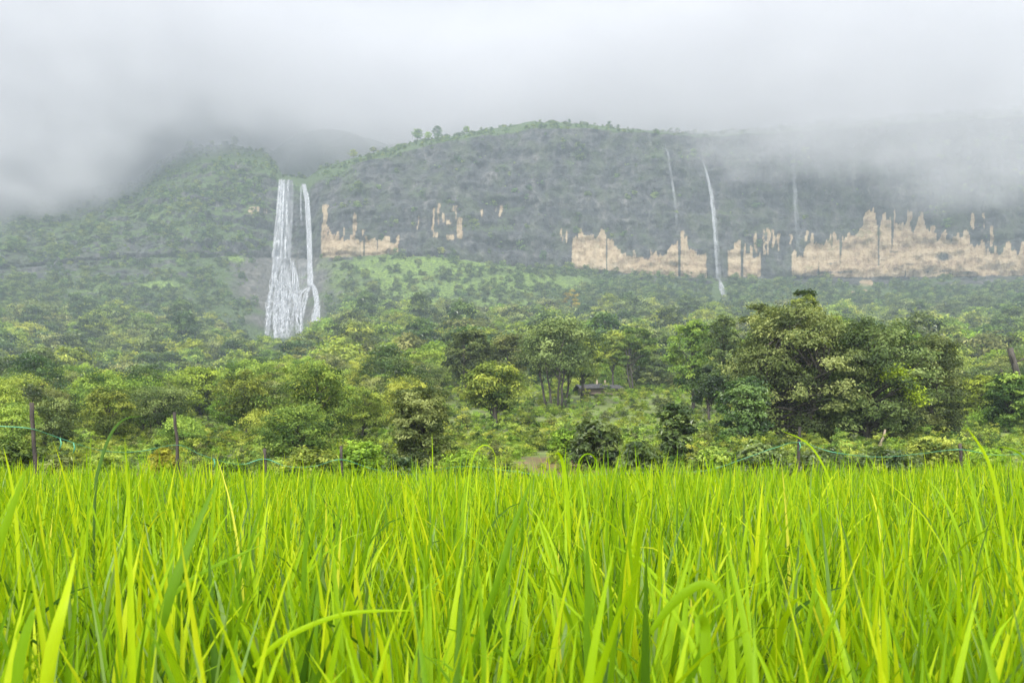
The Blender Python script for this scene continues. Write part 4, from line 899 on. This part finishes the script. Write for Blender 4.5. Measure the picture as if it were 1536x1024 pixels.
def blades(root, az, th0, bend, length, width, tint, rg, seg=9, twist=0.6):
    """V-folded tapering leaf blades, all at once"""
    n = len(az); t = np.linspace(0, 1, seg + 1)
    th = th0[:, None] + bend[:, None] * t[None, :] ** 2.2
    ds = length[:, None] / seg
    dz = np.cos(th) * ds; dr = np.sin(th) * ds
    z = np.concatenate([np.zeros((n, 1)), np.cumsum(dz[:, :-1], 1)], 1); rr = np.concatenate([np.zeros((n, 1)), np.cumsum(dr[:, :-1], 1)], 1)
    ca, sa = np.cos(az)[:, None], np.sin(az)[:, None]
    P = np.stack([root[:, 0:1] + rr * ca, root[:, 1:2] + rr * sa, root[:, 2:3] + z], -1)
    side0 = np.stack([-sa, ca, 0 * ca], -1)                      # across the blade
    nrm = np.stack([-np.cos(th) * ca, -np.cos(th) * sa, np.sin(th)], -1)
    tw = (rg.normal(size=(n, 1)) * twist + rg.normal(size=(n, 1)) * twist * t[None, :])[..., None]
    side = side0 * np.cos(tw) + nrm * np.sin(tw); nn = nrm * np.cos(tw) - side0 * np.sin(tw)
    w = width[:, None] * (np.minimum(1, 0.35 + t * 2.2) * (1 - t ** 2.6) + 0.015)[None, :]
    w = w[..., None] / 2
    V = np.stack([P - side * w + nn * w * 0.35, P, P + side * w + nn * w * 0.35], 2)          # n, seg+1, 3, 3
    base = (np.arange(n) * (seg + 1) * 3)[:, None, None]; i = (np.arange(seg) * 3)[None, :, None]; j = np.arange(2)[None, None, :]
    a = base + i + j; Q = np.stack([a, a + 1, a + 4, a + 3], -1).reshape(-1, 4)
    # lower sheath paler, the tip a touch yellower
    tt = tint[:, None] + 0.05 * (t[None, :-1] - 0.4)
    return V.reshape(-1, 3), Q, np.repeat(tt.reshape(-1), 2)

clumps = []
for k in range(14):
    rg = np.random.default_rng(600 + k); n = 27
    a = rg.random(n) * 6.28; rt = np.stack([np.cos(a) * .035 * rg.random(n), np.sin(a) * .035 * rg.random(n), np.zeros(n)], -1)
    # tillers: blades leave the culm at different heights
    hgt = rg.random(n) ** 1.2 * 0.38; rt[:, 2] = hgt; rt[:, :2] += np.stack([np.cos(a), np.sin(a)], -1) * hgt[:, None] * 0.12
    th0 = np.abs(rg.normal(size=n)) * 0.13 + 0.03; bend = np.where(rg.random(n) < 0.14, 0.8 + 1.1 * rg.random(n), 0.12 + 0.45 * rg.random(n))
    ln = (0.40 + 0.16 * rg.random(n)) * np.where(hgt < .12, 1.3, 1.0); wd = 0.0108 + 0.0088 * rg.random(n)
    tn = np.where(rg.random(n) < 0.035, 0.93, np.where(rg.random(n) < .09, .03, np.clip(0.34 + 0.52 * hgt + rg.normal(size=n) * 0.17, .17, .86)))  # older low leaves darker; tint also carries the shade low in the crop
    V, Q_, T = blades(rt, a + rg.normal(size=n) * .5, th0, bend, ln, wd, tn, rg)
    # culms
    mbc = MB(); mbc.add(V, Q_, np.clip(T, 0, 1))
    for q in range(6):
        b = rg.random() * 6.28; mbc.tube([(0.02 * math.cos(b), .02 * math.sin(b), -.02), (.04 * math.cos(b), .04 * math.sin(b), .22), (.06 * math.cos(b), .06 * math.sin(b), .42)], [.004, .0035, .002], 5, 0.5)
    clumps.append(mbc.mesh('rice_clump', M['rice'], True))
def rice_pts(x0f, Ya, Yb, sp):
    y = np.arange(Ya, Yb, sp); P = []
    for yy in y:
        x = np.arange(-x0f(yy), x0f(yy), sp); P.append(np.stack([x, np.full_like(x, yy)], -1))
    P = np.vstack(P); return P + rng.normal(size=P.shape) * sp * 0.33
P = rice_pts(lambda y: 0.66 * y + 0.8, 0.58, 11.3, 0.115)
P2 = rice_pts(lambda y: 16, 0.85, 11.3, 0.2); P2 = P2[np.abs(P2[:, 0]) > 0.66 * P2[:, 1] + 0.8]
P = np.vstack([P, P2]); P = P[P[:, 1] < 11.3 - 1.1 * (0.5 + 0.9 * fbm(P[:, 0] / 1.6, .3, .7, 2, 19))]; n = len(P); print('rice clumps', n)
hv = 0.965 + 0.15 * fbm(P[:, 0] / 1.1, P[:, 1] / 1.1, 0.2, 2, 3) + (0.07 + .035 * sstep(4, 8, P[:, 1])) * rng.normal(size=n) + 0.035 * sstep(1, 5, P[:, 0])
hv *= np.interp(P[:, 1], [0.8, 2.5, 11], [1.0, 1.0, 1.0])
hv = np.where(P[:, 1] < 1.5, np.minimum(hv, 1.0), hv); hv = np.clip(hv, .7, 1.2)
ws = 0.9 + 0.25 * rng.random(n)
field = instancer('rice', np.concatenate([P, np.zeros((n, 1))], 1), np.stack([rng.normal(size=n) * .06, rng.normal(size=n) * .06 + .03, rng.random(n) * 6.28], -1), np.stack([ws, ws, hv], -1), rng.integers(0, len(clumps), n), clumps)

# single tall blades that stand out of the front rows
def hero_blade(mb, pts, width, tint, rg, twist=0.3):
    c = np.array([W(x, y, Y) for x, y, Y in pts]); T = np.linspace(0, len(c) - 1, 22); P = cat(c, T); n = len(P)
    t = np.linspace(0, 1, n); tg = np.gradient(P, axis=0); tg /= np.linalg.norm(tg, axis=1, keepdims=True)
    vd = np.array([0, 1.0, 0.0]); side = np.cross(tg, vd); side /= np.linalg.norm(side, axis=1, keepdims=True) + 1e-6
    nn = np.cross(side, tg); a = (twist * (t - .3) * 2 + rg.normal() * .3)[:, None]; s2 = side * np.cos(a) + nn * np.sin(a); n2 = nn * np.cos(a) - side * np.sin(a)
    w = (width / 2 * (np.minimum(1, .5 + t * 2) * (1 - t ** 3) + .02))[:, None]
    V = np.stack([P - s2 * w + n2 * w * .35, P, P + s2 * w + n2 * w * .35], 1).reshape(-1, 3)
    i = (np.arange(n - 1) * 3)[:, None] + np.arange(2)[None, :]; Q_ = np.stack([i, i + 1, i + 4, i + 3], -1).reshape(-1, 4)
    mb.add(V, Q_, tint)
mb = MB(); hr = np.random.default_rng(3)
HB = [([(196, 1100, .95), (193, 950, .95), (191, 800, .96), (187, 652, .97)], .0165, .66), ([(140, 900, 2.2), (143, 740, 2.2), (152, 690, 2.25), (168, 648, 2.3), (188, 628, 2.35), (215, 624, 2.4)], .017, .06), ([(128, 960, 1.8), (131, 780, 1.8), (137, 645, 1.8)], .011, .42),
      ([(30, 900, 1.6), (24, 780, 1.6), (16, 720, 1.6), (5, 670, 1.6)], .014, .72), ([(-20, 860, 1.2), (10, 780, 1.2), (40, 700, 1.2)], .013, .4), ([(225, 1000, 1.1), (255, 890, 1.1), (290, 800, 1.12), (326, 716, 1.15)], .014, .25), ([(700, 1010, 1.2), (745, 880, 1.2), (768, 800, 1.22), (797, 718, 1.25)], .012, .28),
      ([(858, 900, 2.6), (852, 760, 2.6), (845, 700, 2.6), (838, 680, 2.58), (832, 682, 2.5)], .023, .6), ([(868, 760, 3.2), (866, 705, 3.2), (874, 684, 3.2), (886, 681, 3.25), (893, 690, 3.3), (888, 703, 3.3), (876, 709, 3.25)], .012, .42), ([(704, 740, 3), (708, 690, 3), (722, 668, 3), (738, 672, 3), (748, 700, 3), (757, 740, 3)], .016, .62),
      ([(648, 800, 2.2), (649, 720, 2.2), (648, 648, 2.2)], .009, .62), ([(380, 1000, 1.0), (430, 955, 1.0), (520, 920, 1.02), (628, 915, 1.05)], .007, .6), ([(975, 950, 1.1), (1010, 905, 1.1), (1050, 877, 1.1), (1075, 885, 1.1), (1088, 925, 1.1)], .013, .42), ([(1062, 1100, .9), (1060, 980, .9), (1058, 938, .9), (1048, 930, .88), (1046, 970, .86)], .013, .4),
      ([(1262, 800, 2.2), (1248, 730, 2.2), (1228, 685, 2.2), (1205, 660, 2.2), (1172, 646, 2.2)], .012, .62), ([(1512, 860, 1.7), (1500, 760, 1.7), (1482, 690, 1.7), (1450, 640, 1.7)], .017, .66), ([(1560, 800, 1.9), (1550, 720, 1.9), (1530, 680, 1.9), (1490, 668, 1.9)], .012, .4), ([(60, 1100, .85), (75, 980, .85), (95, 900, .86), (115, 820, .9)], .014, .7),
      ([(20, 1050, .8), (28, 980, .8), (45, 925, .8), (52, 915, .8)], .014, .35), ([(500, 900, 1.9), (505, 800, 1.9), (512, 730, 1.9)], .012, .3), ([(880, 1010, 1.2), (882, 900, 1.2), (880, 800, 1.2)], .011, .25), ([(1145, 900, 1.7), (1146, 800, 1.7), (1150, 715, 1.7)], .01, .5), ([(250, 900, 1.3), (300, 860, 1.3), (395, 815, 1.3)], .008, .35)]
for pts, w, t in HB: hero_blade(mb, pts, w * (.95 if pts[0][2] < 1.5 else .5), t, hr)
# random taller tips breaking the skyline of the crop
nb = 1900; Yb_ = 1.9 + 8.7 * hr.random(nb) ** 1.1; xb = hr.random(nb) * 1660 - 60
rt = np.stack([(xb - 768) / F * Yb_, Yb_, np.full(nb, .32) + .12 * hr.random(nb)], -1)
V, Q_, T = blades(rt, hr.random(nb) * 6.28, np.abs(hr.normal(size=nb)) * .12 + .02, .12 + hr.random(nb) ** np.where(Yb_ > 4, 1.6, 4) * 2.1, .48 + .14 * hr.random(nb), .007 + .0055 * hr.random(nb), np.where(hr.random(nb) < .1, .03, np.clip(.55 + hr.normal(size=nb) * .13, .25, .95)), hr, 12)
mb.add(V, Q_, np.clip(T, 0, 1))
tall = link('tall_rice', mb.mesh('tall_rice', M['rice'], True)); tall['kind'] = 'stuff'
